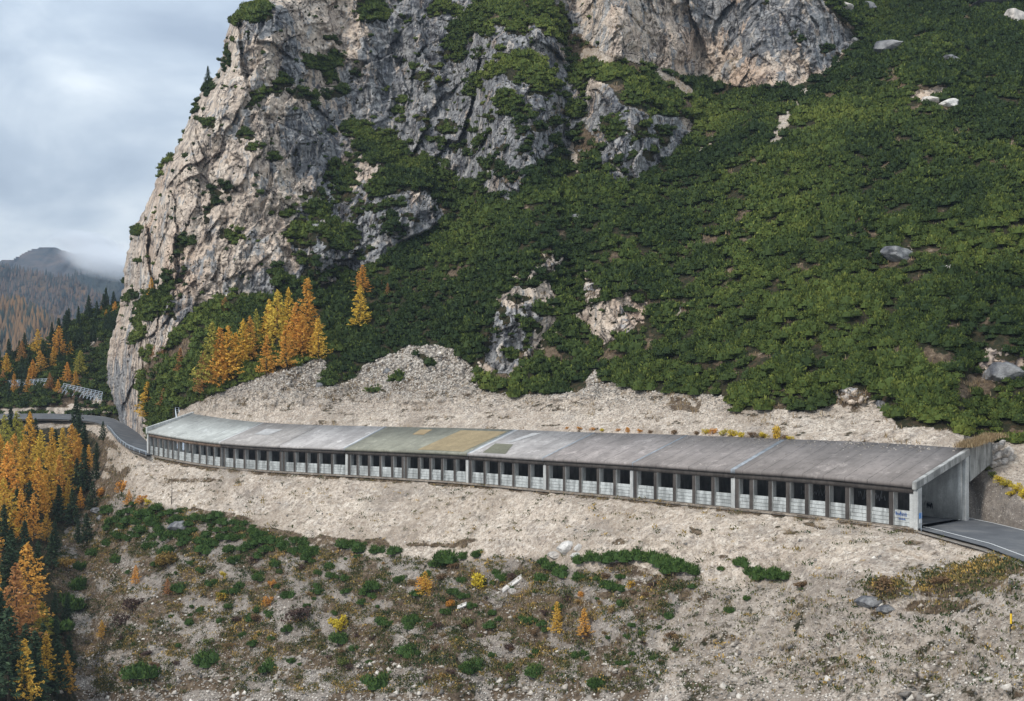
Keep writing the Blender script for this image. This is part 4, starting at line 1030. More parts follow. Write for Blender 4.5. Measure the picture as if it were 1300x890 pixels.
for k, (x, y, w_, h_, kd, lb) in enumerate([
    (1130, 66, 58, 26, 'grey', 'large grey boulder high on the green slope right of the crag'), (1209, 79, 32, 15, 'grey', 'grey boulder right of the large one high on the green slope'), (1168, 84, 10, 8, 'pale', 'small pale boulder between the two grey ones'),
    (1070, 12, 30, 16, 'pale', 'pale boulder near the top edge right of the crag'), (1098, 12, 34, 20, 'grey', 'grey boulder near the top edge of the green slope'), (1084, 54, 14, 9, 'grey', 'small grey boulder at the right foot of the crag'),
    (1228, 92, 16, 7, 'grey', 'small grey boulder below the right hand grey one'), (1292, 28, 34, 30, 'pale', 'pale outcrop block in the upper right corner'), (1265, 4, 60, 14, 'grey', 'low grey outcrop along the top right edge'),
    (1180, 130, 28, 15, 'pale', 'pale rock face peeping from the pines in the upper right'), (1206, 134, 34, 14, 'white', 'whitish rock face right of the pale one in the upper right'), (1137, 157, 10, 7, 'white', 'tiny white boulder below the rock faces in the upper right'),
    (1112, 88, 6, 7, 'grey', 'tiny grey standing stone left of the rock faces'), (1142, 327, 52, 26, 'grey', 'grey outcrop block in the pines right of the middle'), (1204, 346, 24, 15, 'pale', 'pale boulder right of the grey outcrop block'),
    (1275, 482, 58, 42, 'grey', 'dark grey outcrop at the right edge above the gallery end'), (738, 277, 26, 10, 'grey', 'long grey boulder lying in the pines under the cliff'), (1176, 220, 10, 6, 'grey', 'small grey boulder in the middle of the green slope'),
    (1138, 496, 14, 9, 'pale', 'pale boulder at the lower rim of the pine slope'), (1120, 516, 14, 14, 'grey', 'grey boulder above the gravel terrace behind the roof'), (490, 474, 11, 11, 'grey', 'grey boulder in the gravel above the left part of the roof'),
    (404, 492, 10, 12, 'grey', 'grey rock at the right side of the gravel spur')]):
    boulder('U', x, y, w_, h_, kd, lb, 'boulders on the mountainside', v=k)
for k, (x, y, w_, h_, kd, lb) in enumerate([
    (719, 697, 22, 13, 'white', 'largest white boulder of the heap on the gravel'), (734, 698, 12, 10, 'white', 'round white boulder right of the largest one in the heap'), (717, 703, 11, 7, 'white', 'small white boulder in front of the heap'),
    (731, 706, 14, 6, 'white', 'flat white boulder at the right foot of the heap'), (706, 706, 18, 8, 'pale', 'pale boulder at the left foot of the white heap'),
    (226, 673, 24, 14, 'grey', 'pointed grey boulder in the dwarf pine belt'), (148, 676, 10, 7, 'white', 'small whitish boulder on the slope left of the grey one'), (125, 650, 16, 8, 'grey', 'grey boulder at the edge of the larch wood'), (128, 660, 12, 8, 'grey', 'grey boulder just under another at the edge of the wood'),
    (211, 688, 12, 10, 'pale', 'pale boulder below the pointed grey one'), (651, 752, 10, 8, 'pale', 'pale stone beneath the tilted slab'), (1104, 768, 30, 14, 'grey', 'grey boulder in the rubble at the lower right'), (1125, 776, 24, 12, 'grey', 'second grey boulder in the rubble at the lower right'),
    (80, 740, 0, 0, 'grey', '')]):
    if w_: boulder('L', x, y, w_, h_, kd, lb, 'boulders on the lower slope', v=k)
def slab(px, py, L_, W_, ang, label):
    g = ground('L', px, py); k = g[1]/F
    mb = MB(); mb.box((0, 0, -.1), L_*k, W_*k, .35*W_*k); o = mb.build('stone_slab', MT['boulder_white'], bevel=.04*W_*k)
    o.location = g+[0, 0, .15]; o.rotation_euler = (R(38), -R(ang), R(-20)); tag(o, label, 'stone slab', 'slabs on the lower slope')
slab(652, 743, 33, 9, 38, 'long pale stone slab tilted on the slope below the boulder heap')
slab(586, 770, 14, 6, 25, 'short pale stone slab lower left of the long one')

# ------------------------------------------------------------------ the gallery
def roof_mat(name, base, band=.5, patch=0):
    m = NT(name, .8, .3)
    uvn = m.n('ShaderNodeUVMap'); uvn.uv_map = 'UVMap'; uv = uvn.outputs[0]
    sxyz = m.n('ShaderNodeSeparateXYZ'); m.L(uv, sxyz.inputs[0])
    n1 = m.noise(.16, 5, .65, vec=m.tc); n2 = m.noise(1.3, 5, .7)
    st = m.noise(1.0, 4, .65, vec=uv, stretch=(1.0, .12, 1)); b = np.array(base)
    c = m.ramp(n1, [(.3, tuple(b*.72)), (.5, tuple(b)), (.72, tuple(np.minimum(b*1.28, .8)))])
    c = m.mix(m.ramp(st, [(.35, .5), (.52, 0)]), c, tuple(b*.62))
    c = m.mix(m.ramp(st, [(.60, 0), (.72, .45)]), c, tuple(np.minimum(b*1.5, .75)))
    fr = m.math('FRACT', m.math('DIVIDE', sxyz.outputs[0], 2.9))
    seam = m.math('LESS_THAN', m.math('ABSOLUTE', m.math('SUBTRACT', m.math('ADD', fr, m.math('MULTIPLY', n2, .03)), .515)), .022)
    seam = m.math('MULTIPLY', seam, m.ramp(n2, [(.35, band), (.6, band*.35)]))
    c = m.mix(seam, c, tuple(b*.35))
    n3 = m.noise(.35, 7, .8)
    c = m.mix(m.ramp(n3, [(.56, 0), (.64, .55)]), c, tuple(np.minimum(b*1.9, .7)))
    c = m.mix(m.ramp(n3, [(.34, .6), (.44, 0)]), c, tuple(b*.5))
    c = m.mix(m.ramp(n2, [(.34, .5), (.48, 0)]), c, tuple(b*.5))
    m.color(c); m.bump(n2, .3, .05); return m.m
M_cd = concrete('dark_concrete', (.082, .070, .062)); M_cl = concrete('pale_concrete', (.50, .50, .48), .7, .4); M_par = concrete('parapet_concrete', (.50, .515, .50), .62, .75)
M_fl = concrete('lit_flank_concrete', (.42, .42, .40), .7, .5); M_in = concrete('inner_concrete', (.27, .255, .235)); M_joint = concrete('joint_flashing', (.31, .335, .36), .6, .5); M_jw = concrete('joint_mortar', (.55, .54, .53), .8, .2)
G = empty('avalanche_gallery', gal(700.0, W/2, 0), label='long concrete avalanche gallery with sloping roof and open pillared side', cat='gallery'); GO = np.array(G.location)
def loc(p): return np.asarray(p)-GO
SEG = [(189, 281, (.38, .385, .36), .2, 'pale grey green roof slab at the left end'), (281, 357, (.31, .285, .265), .5, 'brown grey roof slab with white stains'), (357, 440, (.37, .345, .33), .4, 'pale grey roof slab'), (440, 596, (.215, .21, .165), .2, 'olive grey roof slab with ochre patches'),
       (596, 692, (.33, .305, .29), .6, 'brown grey roof slab with white stains and a dark patch'), (692, 806, (.25, .22, .205), 1.0, 'brown grey roof slab with dark seams'), (806, 933, (.225, .197, .182), 1.0, 'dark brown grey roof slab'), (933, 1160, (.195, .17, .156), 1.0, 'darkest longest roof slab at the portal end')]
def sheet(name, a, b, mat, parent, top=0.0, thick=.45, d0=-.35, d1=W+.3, n=14, along=None, lab=None, frac=(0, 1), gap=.0):
    xs = np.linspace(a, b, n); rows = []; 
    s_len = np.concatenate([[0], np.cumsum(np.linalg.norm(np.diff(np.array([gal(x) for x in xs]), axis=0), axis=1))])
    V = []; UV = []
    z0 = HF+(HB-HF)*d0/W; z1 = HF+(HB-HF)*d1/W
    for x, s_ in zip(xs, s_len):
        for (d, z, tk) in ((d0, z0, 0), (d1, z1, 0), (d1, z1, -thick), (d0, z0, -thick)):
            V.append(loc(gal(x, d, z+top+tk))); UV.append((s_, d))
    Fc = []
    for i in range(n-1):
        for k in range(4): Fc.append((i*4+k, i*4+(k+1) % 4, (i+1)*4+(k+1) % 4, (i+1)*4+k))
    Fc.append((0, 3, 2, 1)); e = (n-1)*4; Fc.append((e, e+1, e+2, e+3))
    o = mesh_np(name, V, Fc, mat, parent, uv=np.array(UV))
    if lab: o['label'] = lab
    return o
for k, (a, b, c, bd, lb) in enumerate(SEG):
    s = sheet('roof_slab', a+.35, b-.35, roof_mat('roof_concrete_%d' % k, c, bd), G, lab=lb)
    if k:
        white = k in (1, 3, 4)
        if k != 2:
            wj = {1: .9, 3: 1.1, 4: 1.2, 5: 1.3, 6: 1.5, 7: 3.2}[k]
            sheet('expansion_joint', a-wj*.9, a+wj*.9, M_jw if k in (1,) else M_joint, G, top=.03, thick=.5, n=3, lab='whitish joint strip' if k == 1 else 'blue grey joint strip')
        if k in (3, 4): sheet('joint_mortar', a+(-3.4 if k == 3 else 1.3), a+(-1.1 if k == 3 else 4.5), M_jw, G, top=.02, thick=.3, n=3)
def patch(a0, a1, b0, b1, d0, d1, mat, lb):
    """repair patch on the roof: front edge runs a0-a1, back edge b0-b1"""
    V = []; n = 8; Fc = []
    for i in range(n):
        f = i/(n-1)
        for (x, d) in ((a0+(a1-a0)*f, d0), (b0+(b1-b0)*f, d1)):
            zz = HF+(HB-HF)*d/W; V.append(loc(gal(x, d, zz+.045)))
    for i in range(n-1): Fc.append((2*i, 2*i+2, 2*i+3, 2*i+1))
    o = mesh_np('roof_patch', V, Fc, mat, G); o['label'] = lb
patch(530, 588, 537, 592, .1, 9.6, concrete('ochre_patch', (.29, .225, .13), .8, .2), 'large ochre repair patch')
patch(489, 503, 487, 502, 7.0, 9.6, concrete('ochre_patch_small', (.31, .23, .13), .8, .2), 'small ochre repair patch')
patch(612, 641, 606, 628, .2, 4.2, concrete('olive_patch', (.16, .155, .11), .8, .2), 'dark olive patch')
patch(615, 622, 624, 634, 5.0, 9.4, concrete('white_patch', (.42, .41, .40), .8, .2), 'whitish stain')
patch(300, 318, 300, 322, 4.5, 7.6, concrete('white_stain', (.40, .39, .38), .75, .2), 'whitish stain')

PX = [189.5, 195, 201.5, 208, 214, 220, 227, 235.5, 244.5, 254, 263, 272, 281, 285.5, 298, 311, 326, 340.5, 357, 361, 374.6, 389.6, 404.6, 422, 440.5, 444, 454.6, 469, 483.5, 498.5, 512, 516, 532.4, 547, 562, 578, 593.5, 598, 616, 634.6, 652.6, 672.7, 692, 696,
      717, 737.6, 760, 781, 802.5, 807.5, 832.7, 857, 881.6, 906, 931, 936.5, 954.5, 978.5, 1001, 1025, 1051, 1076.5, 1103.5, 1132, 1158]
pale = {285.5: 0, 440.5: 1, 593.5: 1, 692: 1, 802.5: 1, 931: 1, 1158: 1}
def ang(px):
    i = int(round(np.interp(px, _pxs, np.arange(400)))); return math.atan2(_tan[i, 1], _tan[i, 0])
def topz(d): return HF+(HB-HF)*d/W
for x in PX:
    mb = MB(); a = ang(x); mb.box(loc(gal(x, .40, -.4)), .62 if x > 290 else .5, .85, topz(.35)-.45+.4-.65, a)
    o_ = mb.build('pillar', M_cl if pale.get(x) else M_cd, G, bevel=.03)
    o_.data.materials.append(M_fl); o_.data.polygons[3].material_index = 1; o_.data.polygons[5].material_index = 1  # paler flanks: less weathered, and the lit side put into the colour
# edge beam in front, back beam, back wall
def strip(name, a, b, d0, d1, z0, z1, mat, n=60, lab=None, follow=False):
    xs = np.linspace(a, b, n); V = []; Fc = []
    for x in xs:
        for (d, z) in ((d0, z0), (d1, z0), (d1, z1), (d0, z1)): V.append(loc(gal(x, d, z)))
    for i in range(n-1):
        for k in range(4): Fc.append((i*4+k, i*4+(k+1) % 4, (i+1)*4+(k+1) % 4, (i+1)*4+k))
    Fc.append((0, 3, 2, 1)); e = (n-1)*4; Fc.append((e, e+1, e+2, e+3))
    o = mesh_np(name, V, Fc, mat, G)
    if lab: o['label'] = lab
    return o
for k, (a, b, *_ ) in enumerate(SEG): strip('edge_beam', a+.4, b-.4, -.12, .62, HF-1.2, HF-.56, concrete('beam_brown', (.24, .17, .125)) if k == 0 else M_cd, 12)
strip('back_wall', 189, 1105, W-.6, W, -.4, HB-.75, M_in, 70); strip('back_wall', 1105, 1160, W-.6, W, -.4, HB-.75, M_cl, 12, lab='end bay of the back wall with daylight put into its pale colour')  # end bay paler: daylight entering at the portal put into its colour
strip('footing', 189.2, 1160, -.12, .9, -1.2, .05, concrete('footing_concrete', (.24, .20, .16)), 60)
_l = [q for q in PX]
for i in range(len(_l)-1):
    a, b = _l[i], _l[i+1]
    pa, pb = gal(a), gal(b)
    if np.linalg.norm(pa-pb) < 1.3: continue
    h = 1.85
    da = .2/np.linalg.norm(pa-pb)*(b-a)
    mb = MB()
    # four board-marked courses, each set back or forward a little
    for c_ in range(4):
        o_ = .19 if c_ % 2 else .13
        q0, q1 = a+da, b-da; z0 = .12+c_*(h-.12)/4; z1 = .12+(c_+1)*(h-.12)/4-.04
        mb.hexa([loc(gal(q0, o_, z0)), loc(gal(q1, o_, z0)), loc(gal(q1, .42, z0)), loc(gal(q0, .42, z0)), loc(gal(q0, o_, z1)), loc(gal(q1, o_, z1)), loc(gal(q1, .42, z1)), loc(gal(q0, .42, z1))])
    mb.build('parapet_panel', M_par, G)
# portal: end columns, raking beam with upstand, wing wall going on into the hill
def rake(name, d0, z0a, z0b, d1, z1a, z1b, x0, x1, mat, parent=G, lab=None):
    mb = MB(); mb.hexa([loc(gal(x0, d0, z0a)), loc(gal(x0, d1, z1a)), loc(gal(x1, d1, z1a)), loc(gal(x1, d0, z0a)), loc(gal(x0, d0, z0b)), loc(gal(x0, d1, z1b)), loc(gal(x1, d1, z1b)), loc(gal(x1, d0, z0b))])
    o = mb.build(name, mat, parent, bevel=.04)
    if lab: o['label'] = lab
    return o
endp = gal(1160.0); tv = _tan[-1]; nv = _nrm[-1]
def E(d, s_, z): return loc(np.array([endp[0]+nv[0]*d+tv[0]*s_, endp[1]+nv[1]*d+tv[1]*s_, endp[2]+z]))
def ebox(name, d0, d1, s0, s1, za0, zb0, za1, zb1, mat, lab=None):
    mb = MB(); mb.hexa([E(d0, s0, za0), E(d0, s1, za0), E(d1, s1, za1), E(d1, s0, za1), E(d0, s0, zb0), E(d0, s1, zb0), E(d1, s1, zb1), E(d1, s0, zb1)])
    o = mb.build(name, mat, G, bevel=.05)
    if lab: o['label'] = lab
ebox('portal_column', -.12, .75, .02, .55, -.6, HF-.75, -.6, HF-.5, M_cl, 'pale portal column at the road side')
M_pt = concrete('weathered_concrete', (.40, .395, .375), .55, .8)
ebox('portal_beam', -.4, W+.3, .02, .55, HF-.75, HF+.12, HB-.75, HB+.12, M_pt, 'raking beam over the portal')
ebox('portal_jamb', W-.6, W+.1, .02, .55, -.4, HB-.93, -.4, HB-.75, M_cl)
ebox('wing_wall', W+.3, W+5.4, .05, .5, HB-3.8, HB+.12, HB-1.8, HB+.9, concrete('stained_wing_concrete', (.34, .34, .325), .5, .9), 'stained wing wall running into the hillside')
k = 0
for j in range(3):
    for i_ in range(4 if j < 2 else 3):
        p_ = GO+np.array(E(W+5.9+1.15*i_+.4*(j % 2), .25+random.uniform(-.2, .2), HB-2.1+1.0*j+.12*i_)); k += 1
        o = obj('boulder', BM['pale'][k % 3]); o.location = p_; o.scale = (.78, .7, .72); o.rotation_euler = (random.random(), random.random(), random.random()*6)
        tag(o, 'pale block in the rough stone retaining wall beside the gallery portal', 'boulder', 'blocks of the stone retaining wall')
# left end: low upstand along the roof edge
s0 = gal(189.0); tvl = _tan[0]; nvl = _nrm[0]
def E2(d, s_, z): return loc(np.array([s0[0]+nvl[0]*d-tvl[0]*s_, s0[1]+nvl[1]*d-tvl[1]*s_, s0[2]+z]))
mb = MB(); d0, d1 = -.4, W+2
mb.hexa([E2(d0, .02, HF-.6), E2(d1, .02, HB-.6), E2(d1, .6, HB-.6), E2(d0, .6, HF-.6), E2(d0, .02, HF+.75), E2(d1, .02, HB+.9), E2(d1, .6, HB+.9), E2(d0, .6, HF+.75)])
mb.build('end_upstand', M_cl, G, bevel=.05)
mb = MB(); mb.hexa([E2(W-.6, .02, -.5), E2(W+.4, .02, -.5), E2(W+.4, .6, -.5), E2(W-.6, .6, -.5), E2(W-.6, .02, HB-.7), E2(W+.4, .02, HB-.7), E2(W+.4, .6, HB-.7), E2(W-.6, .6, HB-.7)]); mb.build('portal_jamb', M_cl, G)
mb = MB(); mb.hexa([E2(-.1, .02, -.8), E2(.8, .02, -.8), E2(.8, .6, -.8), E2(-.1, .6, -.8), E2(-.1, .02, HF-.6), E2(.8, .02, HF-.4), E2(.8, .6, HF-.4), E2(-.1, .6, HF-.6)]); mb.build('portal_column', M_cl, G)
RG = np.array([[gal(x, d, topz(d)+.03) for d in np.linspace(.4, W, 12)] for x in np.linspace(196, 1154, 240)])
stones('roof_debris', 'small fallen stones and soil along the back of the gallery roof', RG, np.broadcast_to((np.linspace(0, 1, 12)**9+.008)[None, :], (240, 12))*(.3+np.clip(fbm(np.linspace(0, 30, 240), 0*np.linspace(0, 1, 240), 0*np.linspace(0, 1, 240), 3, 5), 0, 1)[:, None]*2), 900, .04, .15, 36)
# graffiti: blue handwriting on the last parapet, dark and white tags inside
def scribble(pts, wdt, mat, name='graffiti', lab=None):
    for w_ in pts:
        mb = MB(); mb.tube(w_, wdt, 4); o = mb.build(name, mat, G)
        if lab: o['label'] = lab
def on_front(x0, x1, d, zf):
    return lambda u, v: tuple(loc(gal(x0+(x1-x0)*u, d, zf*v)))
fr = on_front(1137, 1152, .105, 1.0)
M_blue = NT('blue_paint', .6, .3).color((.03, .13, .42)).m; M_blk = NT('black_paint', .6, .3).color((.02, .02, .025)).m; M_wh = NT('white_paint', .6, .3).color((.6, .6, .6)).m
def wr(f, u0, w_, v0, h_, n, seed):
    r = random.Random(seed); out = []
    for k in range(n):
        a = u0+w_*k/n; s = w_/n*.8
        out.append([f(a+s*x, v0+h_*y) for x, y in [(r.uniform(0, .2), r.uniform(.6, 1)), (r.uniform(0, .3), r.uniform(0, .3)), (r.uniform(.4, .7), r.uniform(.5, 1)), (r.uniform(.7, 1), r.uniform(0, .3))]])
    return [[p for l_ in out for p in l_]]
scribble(wr(fr, .0, .95, 1.15, .55, 5, 1)+wr(fr, .25, .6, .75, .25, 4, 2), .03, M_blue, lab='blue handwriting on the last parapet panel')
bi = lambda u, v: tuple(loc(gal(1085+65*u, W-.66, v)))
scribble(wr(bi, .3, .10, 1.2, .9, 6, 3)+wr(bi, .5, .12, 1.0, .9, 6, 4), .03, M_blk, lab='black tags on the inner wall')
bi2 = lambda u, v: tuple(E(W-.62+0*u, -6+5*u, v))
scribble(wr(bi2, .05, .35, 1.2, .8, 6, 6)+wr(bi2, .1, .2, 2.2, .5, 4, 16), .025, M_blk, lab='black tag on the inner wall beside the portal')
bi3 = lambda u, v: tuple(loc(gal(960+120*u, W-.66, v)))
scribble(wr(bi3, .0, .3, 1.0, 1.3, 5, 8)+wr(bi3, .6, .3, 1.2, 1.4, 5, 9), .05, M_wh, lab='white tags on the inner wall')

# ------------------------------------------------------------------ road
m = NT('asphalt', .85, .3)
n1 = m.noise(.3, 5, .6); n2 = m.noise(5, 4, .7)
m.color(m.mix(m.ramp(n2, [(.3, .3), (.6, 0)]), m.ramp(n1, [(.3, (.065, .067, .073)), (.5, (.095, .098, .104)), (.7, (.15, .148, .145))]), (.05, .05, .055))); m.bump(n2, .2, .02)
M_as = m.m
M_line = NT('road_paint', .6, .3).color((.72, .72, .70)).m
def rib(name, A, Bq, mat, label, dz=0.0, kind='structure', cat=None, n=1):
    V = np.stack([A, Bq], 1).reshape(-1, 3)+[0, 0, dz]
    k = len(A); Fc = [(2*i, 2*i+1, 2*i+3, 2*i+2) for i in range(k-1)]
    return tag(mesh_np(name, V, Fc, mat), label, cat, kind=kind)
# valley side edge / hill side edge, left to right
zl = lambda py, z: z*F/(py-HY)
zz = [19.0, 18.4, 18.0, 17.7, 17.5, 17.5, 17.5, 17.5, 17.5, 17.6]
zz = [17.4]*10
A = [P(a, b+1.0, zl(b+1.0, zout(a)-.03)) for (a, b) in left_out]
Bq = [P(a, b+.2, zl(b+.2, zin(a)-.05)) for (a, b) in left_in]
xs = np.linspace(192, 1160, 60)
A += [gal(x, .3, .06) for x in xs]; Bq += [gal(x, W-.5, .06) for x in xs]
zE = zend-.06
for (ax0, ay0, bx0, by0) in [(1166, 671.5, 1203, 652.5), (1187, 677, 1230, 657.5), (1215, 684.5, 1262, 664), (1250, 694, 1300, 673), (1300, 713, 1350, 686), (1360, 738, 1420, 705), (1470, 790, 1540, 745), (1560, 850, 1640, 795)]:
    A.append(P(ax0, ay0, zE*F/(ay0-HY))); Bq.append(P(bx0, by0, zE*F/(by0-HY)))
A = np.array([np.asarray(a).reshape(3) for a in A]); Bq = np.array([np.asarray(b).reshape(3) for b in Bq])
rib('road', A, Bq, M_as, 'asphalt mountain road running through the gallery', .02)
def lerp(f): return A*(1-f)+Bq*f
wd = np.linalg.norm(A-Bq, axis=1)[:, None]
def line(off, side, w_=.22):
    f0 = off/wd if side == 'A' else 1-off/wd
    return A*(1-f0)+Bq*f0, A*(1-f0-w_/wd)+Bq*(f0+w_/wd)
NL = len(left_in)
for sl_, side, off, lb in ((slice(0, NL), 'B', .5, 'white line on the hill side of the left road bend'), (slice(NL+59, None), 'B', .55, 'white line on the hill side of the road right of the portal'), (slice(NL+59, None), 'A', 1.9, 'white line on the valley side of the road right of the portal')):
    a_, b_ = line(off, side); rib('edge_line', a_[sl_], b_[sl_], M_line, lb, .06)
# gravel shoulder sheet below everything on the bench
sh = concrete('gravel_verge', (.30, .26, .22))
ext = 6.0
An = A-(Bq-A)/wd*1.0; Bn = Bq+(Bq-A)/wd*.6
rib('road_verge', An, Bn, sh, 'gravel verge beneath the road edge', -.22)

# guard rail on the valley side of the left bend
M_gal = NT('galvanised_steel', .5, .5); M_gal.b.inputs['Metallic'].default_value = .6; M_gal = M_gal.color((.42, .47, .52)).m
def guardrail(pts, label, spacing=2):
    g0 = pts[0]; rt = empty('guardrail', g0, label=label, cat='guard rail')
    pts = [np.asarray(p)-g0 for p in pts]
    V = []; Fc = []
    prof = [(0, .45), (.05, .52), (0, .6), (.05, .68), (0, .76)]
    for p in pts:
        for (o_, z) in prof: V.append(p+[0, -o_, z])
    for i in range(len(pts)-1):
        for k in range(4): Fc.append((i*5+k, (i+1)*5+k, (i+1)*5+k+1, i*5+k+1))
    mesh_np('rail', V, Fc, M_gal, rt)
    L_ = np.concatenate([[0], np.cumsum([np.linalg.norm(b-a) for a, b in zip(pts, pts[1:])])]); P_ = np.array(pts)
    for s_ in np.arange(0, L_[-1], spacing):
        q = [np.interp(s_, L_, P_[:, i]) for i in range(3)]
        mb = MB(); mb.box((q[0], q[1]+.06, q[2]-.3), .1, .1, 1.05); mb.build('post', M_gal, rt)
gp = [A[i]+(Bq[i]-A[i])/wd[i]*.35 for i in range(27, NL, 3)]
gp2 = []
for a, b in zip(gp, gp[1:]): gp2 += [a+(b-a)*f for f in np.linspace(0, 1, 5)[:-1]]
gp2.append(gp[-1]); guardrail(gp2, 'steel guard rail round the outside of the left road bend', 3.5)

# avalanche / snow fences
def snow_fence(P0, P1, n, h, label):
    P0, P1 = np.array(P0), np.array(P1); rt = empty('snow_fence', P0, label=label, cat='snow fence')
    d = P1-P0; back = np.array([d[1], -d[0], 0]); back = back/np.linalg.norm(back); back *= -1 if back[1] > 0 else 1
    for k in range(n):
        p = d*k/(n-1); mb = MB(); mb.tube([p+[0, 0, -.3], p+np.array([0, 0, h])-back*.25*h], .09, 5); mb.build('post', M_gal, rt)
        mb = MB(); mb.tube([p+back*h*.6+[0, 0, -.3], p+np.array([0, 0, h*.8])-back*.2*h], .07, 5); mb.build('strut', M_gal, rt)
    mb = MB()
    for j in range(5):
        z = h*(.2+.2*j); mb.tube([np.array([0, 0, z])-back*.25*z, d+np.array([0, 0, z])-back*.25*z], .055, 4)
    mb.build('rails', M_gal, rt)
snow_fence(ground('F', 78, 497), ground('F', 128, 508), 12, 2.6, 'grey steel snow fence above the road left of the cliff foot')
snow_fence(ground('F', -5, 492), ground('F', 62, 489), 14, 2.2, 'grey steel snow fence on the far slope at the left edge')
q = ground('U', 224, 531); q2 = ground('U', 240, 524); snow_fence(q, q+np.array([3.4, 1.8, .2]), 6, 2.4, 'small steel snow fence behind the left end of the gallery roof')

# small blue and white sign on the portal column
sg = empty('road_sign', GO+np.array(E(-.5, 1.2, -.05)), math.atan2(tv[1], tv[0])+R(90)+R(180), label='small blue sign with a white plate at the right portal column', cat='sign')
mb = MB(); mb.tube([(0, 0, -.5), (0, 0, 2.0)], .04, 8); mb.build('post', M_gal, sg)
mb = MB(); mb.box((0, -.06, 1.3), .5, .05, .6); mb.build('blue_plate', NT('sign_blue', .4, .5).color((.02, .16, .45)).m, sg)
mb = MB(); mb.box((0, -.10, 1.48), .22, .03, .22); mb.build('white_symbol', M_wh, sg)
mb = MB(); mb.box((0, -.06, .8), .45, .05, .4); mb.build('white_plate', M_wh, sg)
# snow marker pole lower right
g = ground('L', 1284, 800); mp_ = empty('marker_pole', g, label='yellow and black snow marker pole at the lower right', cat='marker pole')
kk = g[1]/F
mb = MB(); mb.tube([(0, 0, -.3), (0, 0, 9*kk)], 1.2*kk, 8); mb.build('black_shaft', M_blk, mp_)
mb = MB(); mb.tube([(0, 0, 9*kk), (0, 0, 22*kk)], 1.25*kk, 8); mb.build('yellow_shaft', NT('yellow_paint', .5, .4).color((.8, .5, .02)).m, mp_)
mb = MB(); mb.tube([(0, 0, 22*kk), (0, 0, 26*kk)], [1.25*kk, .8*kk], 8); mb.build('black_cap', M_blk, mp_)

# ------------------------------------------------------------------ dry grass
def grass(name, label, pos, hgt_, seed, per=9, spread=.35):
    r = np.random.default_rng(seed); n = len(pos)*per
    p = np.repeat(pos, per, 0)+np.concatenate([r.normal(0, spread, (n, 2)), np.zeros((n, 1))], 1)
    h = np.repeat(hgt_, per)*r.uniform(.5, 1.3, n); a = r.uniform(0, 6.28, n); s = np.stack([np.cos(a), np.sin(a), 0*a], -1)*(.10*h)[:, None]
    u = np.stack([r.normal(0, .3, n), r.normal(0, .3, n), np.ones(n)], -1)*h[:, None]
    V = np.stack([p-s-[0, 0, .1], p+s-[0, 0, .1], p+u+s*.2, p+u-s*.2], 1).reshape(-1, 3)
    return tag(mesh_np(name, V, np.arange(len(V)).reshape(-1, 4), MT['grass'], attrs={'tint': ('FACE', np.clip(r.normal(.45, .25, n), 0, 1))}), label, 'grass', kind='stuff')
pos, _, _ = sample_grid(PL, (up <= 0)*brl*(LY < 860)*(LX < 1340)*(LX > -20), 9000, 51)
grass('dry_grass', 'dry brown grass on the lower slope and along the gallery foot', pos, rng.uniform(.12, .36, len(pos)), 52)
pos, _, _ = sample_grid(PU, inframe*np.clip(brown+.0*scree, 0, 1)*(GY < 620), 2600, 53)
grass('rusty_grass', 'rust brown grass patches between the dwarf pines', pos, rng.uniform(.25, .6, len(pos)), 54)
gpos = []
for k in range(160):
    f = random.random()*.55; gpos.append(GO+np.array(E(W-.5+f*13, .9-random.random()*1.6, topz(W)+.3+min(f, .5)*1.9)))
grass('orange_grass', 'thick orange dry grass on top of the portal wing wall', np.array(gpos), rng.uniform(.25, .45, 160), 56, 26, .35)

def clump_proto(n, seed):
    r = np.random.default_rng(seed)
    b = r.normal(0, .42, (n, 3)); b[:, 2] = np.abs(b[:, 2])*.5
    u = r.normal(0, .5, (n, 3)); u[:, 2] = np.abs(u[:, 2])+.5; u /= np.linalg.norm(u, axis=1)[:, None]
    e = np.cross(u, r.normal(0, 1, (n, 3))); e /= np.linalg.norm(e, axis=1)[:, None]; l = r.uniform(.15, .4, n)[:, None]
    return np.stack([b-u*l*.3, b+e*l*.35+u*l*.3, b+u*l, b-e*l*.35+u*l*.3], 1), np.clip(r.normal(0, .10, n), -.3, .3)
hp = [clump_proto(16, 900+i) for i in range(6)]
mh = leaf_mat('heath_plants', (.022, .048, .013), (.10, .095, .038), (.46, .29, .08))
hw = (up <= 0)*(LX > 55)*(LX < 1340)*(LY < 880)*np.maximum(ell([(1235, 728, 80, 16, -12), (1130, 745, 40, 14)], qx, qy), inpoly(VEGLOW, qx, qy)*np.clip(.35+fbm(LX/18, LY/10, 0*LX, 4, 97)*2, .05, 1)+.10*dirt2+.03)*(1-wood)*(1-.7*gr)
pos, i_, j_ = sample_grid(PL, hw, 17000, 57)
r8 = np.random.default_rng(58)
V, _, T = scatter_quads(hp, pos, r8.uniform(.25, .85, len(pos)), r8.uniform(0, 6.28, len(pos)), np.clip(.42+.5*fbm(pos[:, 0]/5, pos[:, 1]/5, pos[:, 2]/5, 3, 59)+r8.normal(0, .22, len(pos)), 0, 1), seed=60)
tag(mesh_np('heath', V, np.arange(len(V)).reshape(-1, 4), mh, attrs={'tint': ('FACE', T)}), 'ochre and olive heath plants thick among the stones of the lower slope', 'heath', kind='stuff')

